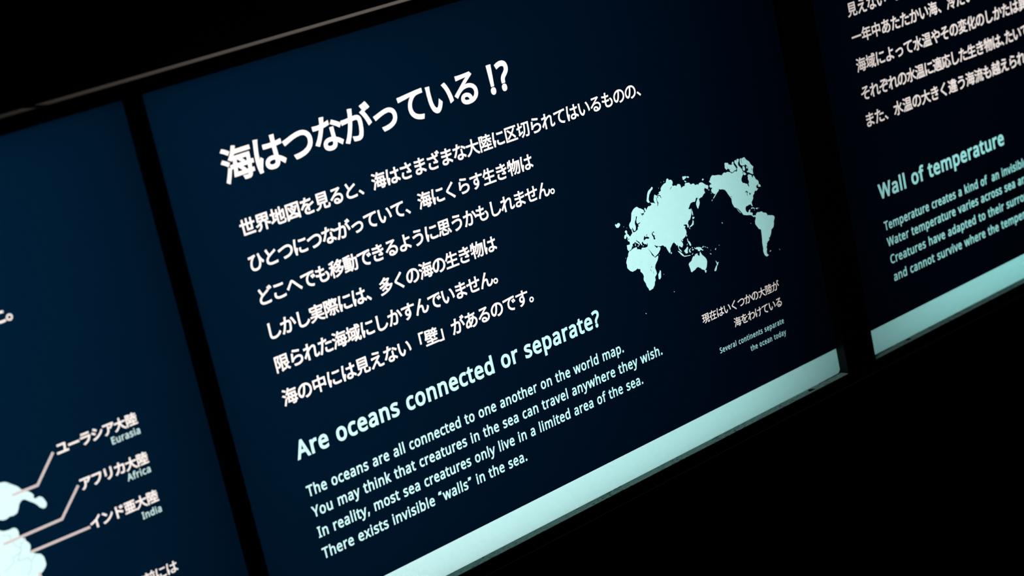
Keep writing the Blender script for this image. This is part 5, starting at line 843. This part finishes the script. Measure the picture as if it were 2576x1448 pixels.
def build_panel(i, label, items):
    x0, x1 = PANELS[i]
    root = bpy.data.objects.new('backlit_panel', None); COL.objects.link(root)
    root.location = P((x0 + x1) / 2, 0, Z_BOT)
    root['label'] = label; root['category'] = 'information panel'; root['group'] = 'backlit panels in the black cabinet'
    S = 1000.0
    vs = []; es = []
    def loop(c):
        n = len(vs); vs.extend([Vector((float(a) * S, float(b) * S)) for a, b in c])
        es.extend([(n + k, n + (k + 1) % len(c)) for k in range(len(c))])
    loop([(x0, Z_BOT), (x1, Z_BOT), (x1, Z_TOP), (x0, Z_TOP)])
    n = len(vs); vs += [Vector((x0 * S, Z_BAND * S)), Vector((x1 * S, Z_BAND * S))]; es.append((n, n + 1))
    for it in items:
        for g in it.glyphs:
            for c in g:
                c = np.array(c)
                keep = np.hypot(*(c - np.roll(c, 1, 0)).T) > 1e-6
                c[:, 0] = np.clip(c[:, 0], x0 + 1e-4, x1 - 1e-4)
                loop(c[keep])
    rv, re, rf, _, _, _ = delaunay_2d_cdt(vs, es, [], 0, 1e-5, False)
    vv = np.array([tuple(v) for v in rv]) / S; ff = np.array(rf)
    cen = vv[ff].mean(1)
    own = np.where(cen[:, 1] < Z_BAND, -2, -1)
    for k, it in enumerate(items):
        for g in it.glyphs:
            allp = np.vstack(g); mn, mx = allp.min(0), allp.max(0)
            c = np.nonzero(((cen >= mn) & (cen <= mx)).all(1) & (own != -2))[0]
            if len(c):
                h = c[inside(cen[c], g)]
                own[h] = -1 if it.cut else k
    def emit(sel, name, mat, lab=None):
        f = ff[sel]
        if not len(f): return
        u, invx = np.unique(f, return_inverse=True)
        return link_mesh(name, [P(a, 0, b) for a, b in vv[u]], invx.reshape(-1, 3).tolist(), mat, root, lab)
    emit(own == -1, 'printed_sheet', M_NAVY, 'deep navy printed background')
    emit(own == -2, 'light_band', M_TEAL, 'bright pale teal band along the bottom')
    for k, it in enumerate(items):
        if not it.cut:
            o = emit(own == k, it.name, it.mat, it.label)
            if o and it.stuff: o['kind'] = 'stuff'
    # light box behind the sheet: a short neck lined grey to dim the sheet edges, then a deeper and taller lamp chamber
    a, b = x0 * D, x1 * D; lo, hi = ZC + Z_BOT * D, ZC + Z_TOP * D; th = 0.002
    V, F = [], []
    box_geo(V, F, (a - th, 0.0002, lo - th), (a, 0.0152, hi + th)); box_geo(V, F, (b, 0.0002, lo - th), (b + th, 0.0152, hi + th))
    box_geo(V, F, (a, 0.0002, lo - th), (b, 0.0152, lo)); box_geo(V, F, (a, 0.0002, hi), (b, 0.0152, hi + th))
    link_mesh('neck', V, F, M_GREY, root)
    y0, y1, ex, eb = 0.0152, 0.136, 0.06, 0.022
    V, F = [], []
    box_geo(V, F, (a - th, y0, lo - eb), (b + th, y1, lo - eb + th)); box_geo(V, F, (a - th, y0, hi + ex - th), (b + th, y1, hi + ex))
    box_geo(V, F, (a - th, y1, lo - eb), (b + th, y1 + th, hi + ex))
    box_geo(V, F, (a - th, y0, lo - eb + th), (b + th, y0 + 0.001, lo - th)); box_geo(V, F, (a - th, y0, hi + th), (b + th, y0 + 0.001, hi + ex - th))
    link_mesh('lamp_chamber', V, F, M_WHITE, root)
    inl, inr = INSET[i]
    for dim, xa, xb in ((inl > 0, a - th, a), (inr > 0, b, b + th)):
        V, F = [], []
        box_geo(V, F, (xa, y0, lo - eb + th), (xb, y1, hi + ex - th))
        link_mesh('chamber_end', V, F, M_GREY if dim else M_WHITE, root)
    xl, xr = a + inl + 0.001, b - inr - 0.001
    sx, sz = xr - xl, (hi - lo) + ex + eb - 0.01
    l = area_light('box_lamp', ((xl + xr) / 2, 0.130, (lo + hi + ex - eb) / 2), sx, sz, DIM[i] * LAMP * math.pi * sx * sz, (1, 1, 1), (0, -1, 0))
    l.parent = root; l.matrix_parent_inverse = Matrix.Translation(-root.location)
    return root

build_panel(0, 'left of the three blue glowing panels, with old continent map and leader lines', LEFT)
build_panel(1, 'middle blue glowing panel headed Are oceans connected or separate, with small world map', MID)
build_panel(2, 'right of the three blue glowing panels, headed Wall of temperature', RIGHT)
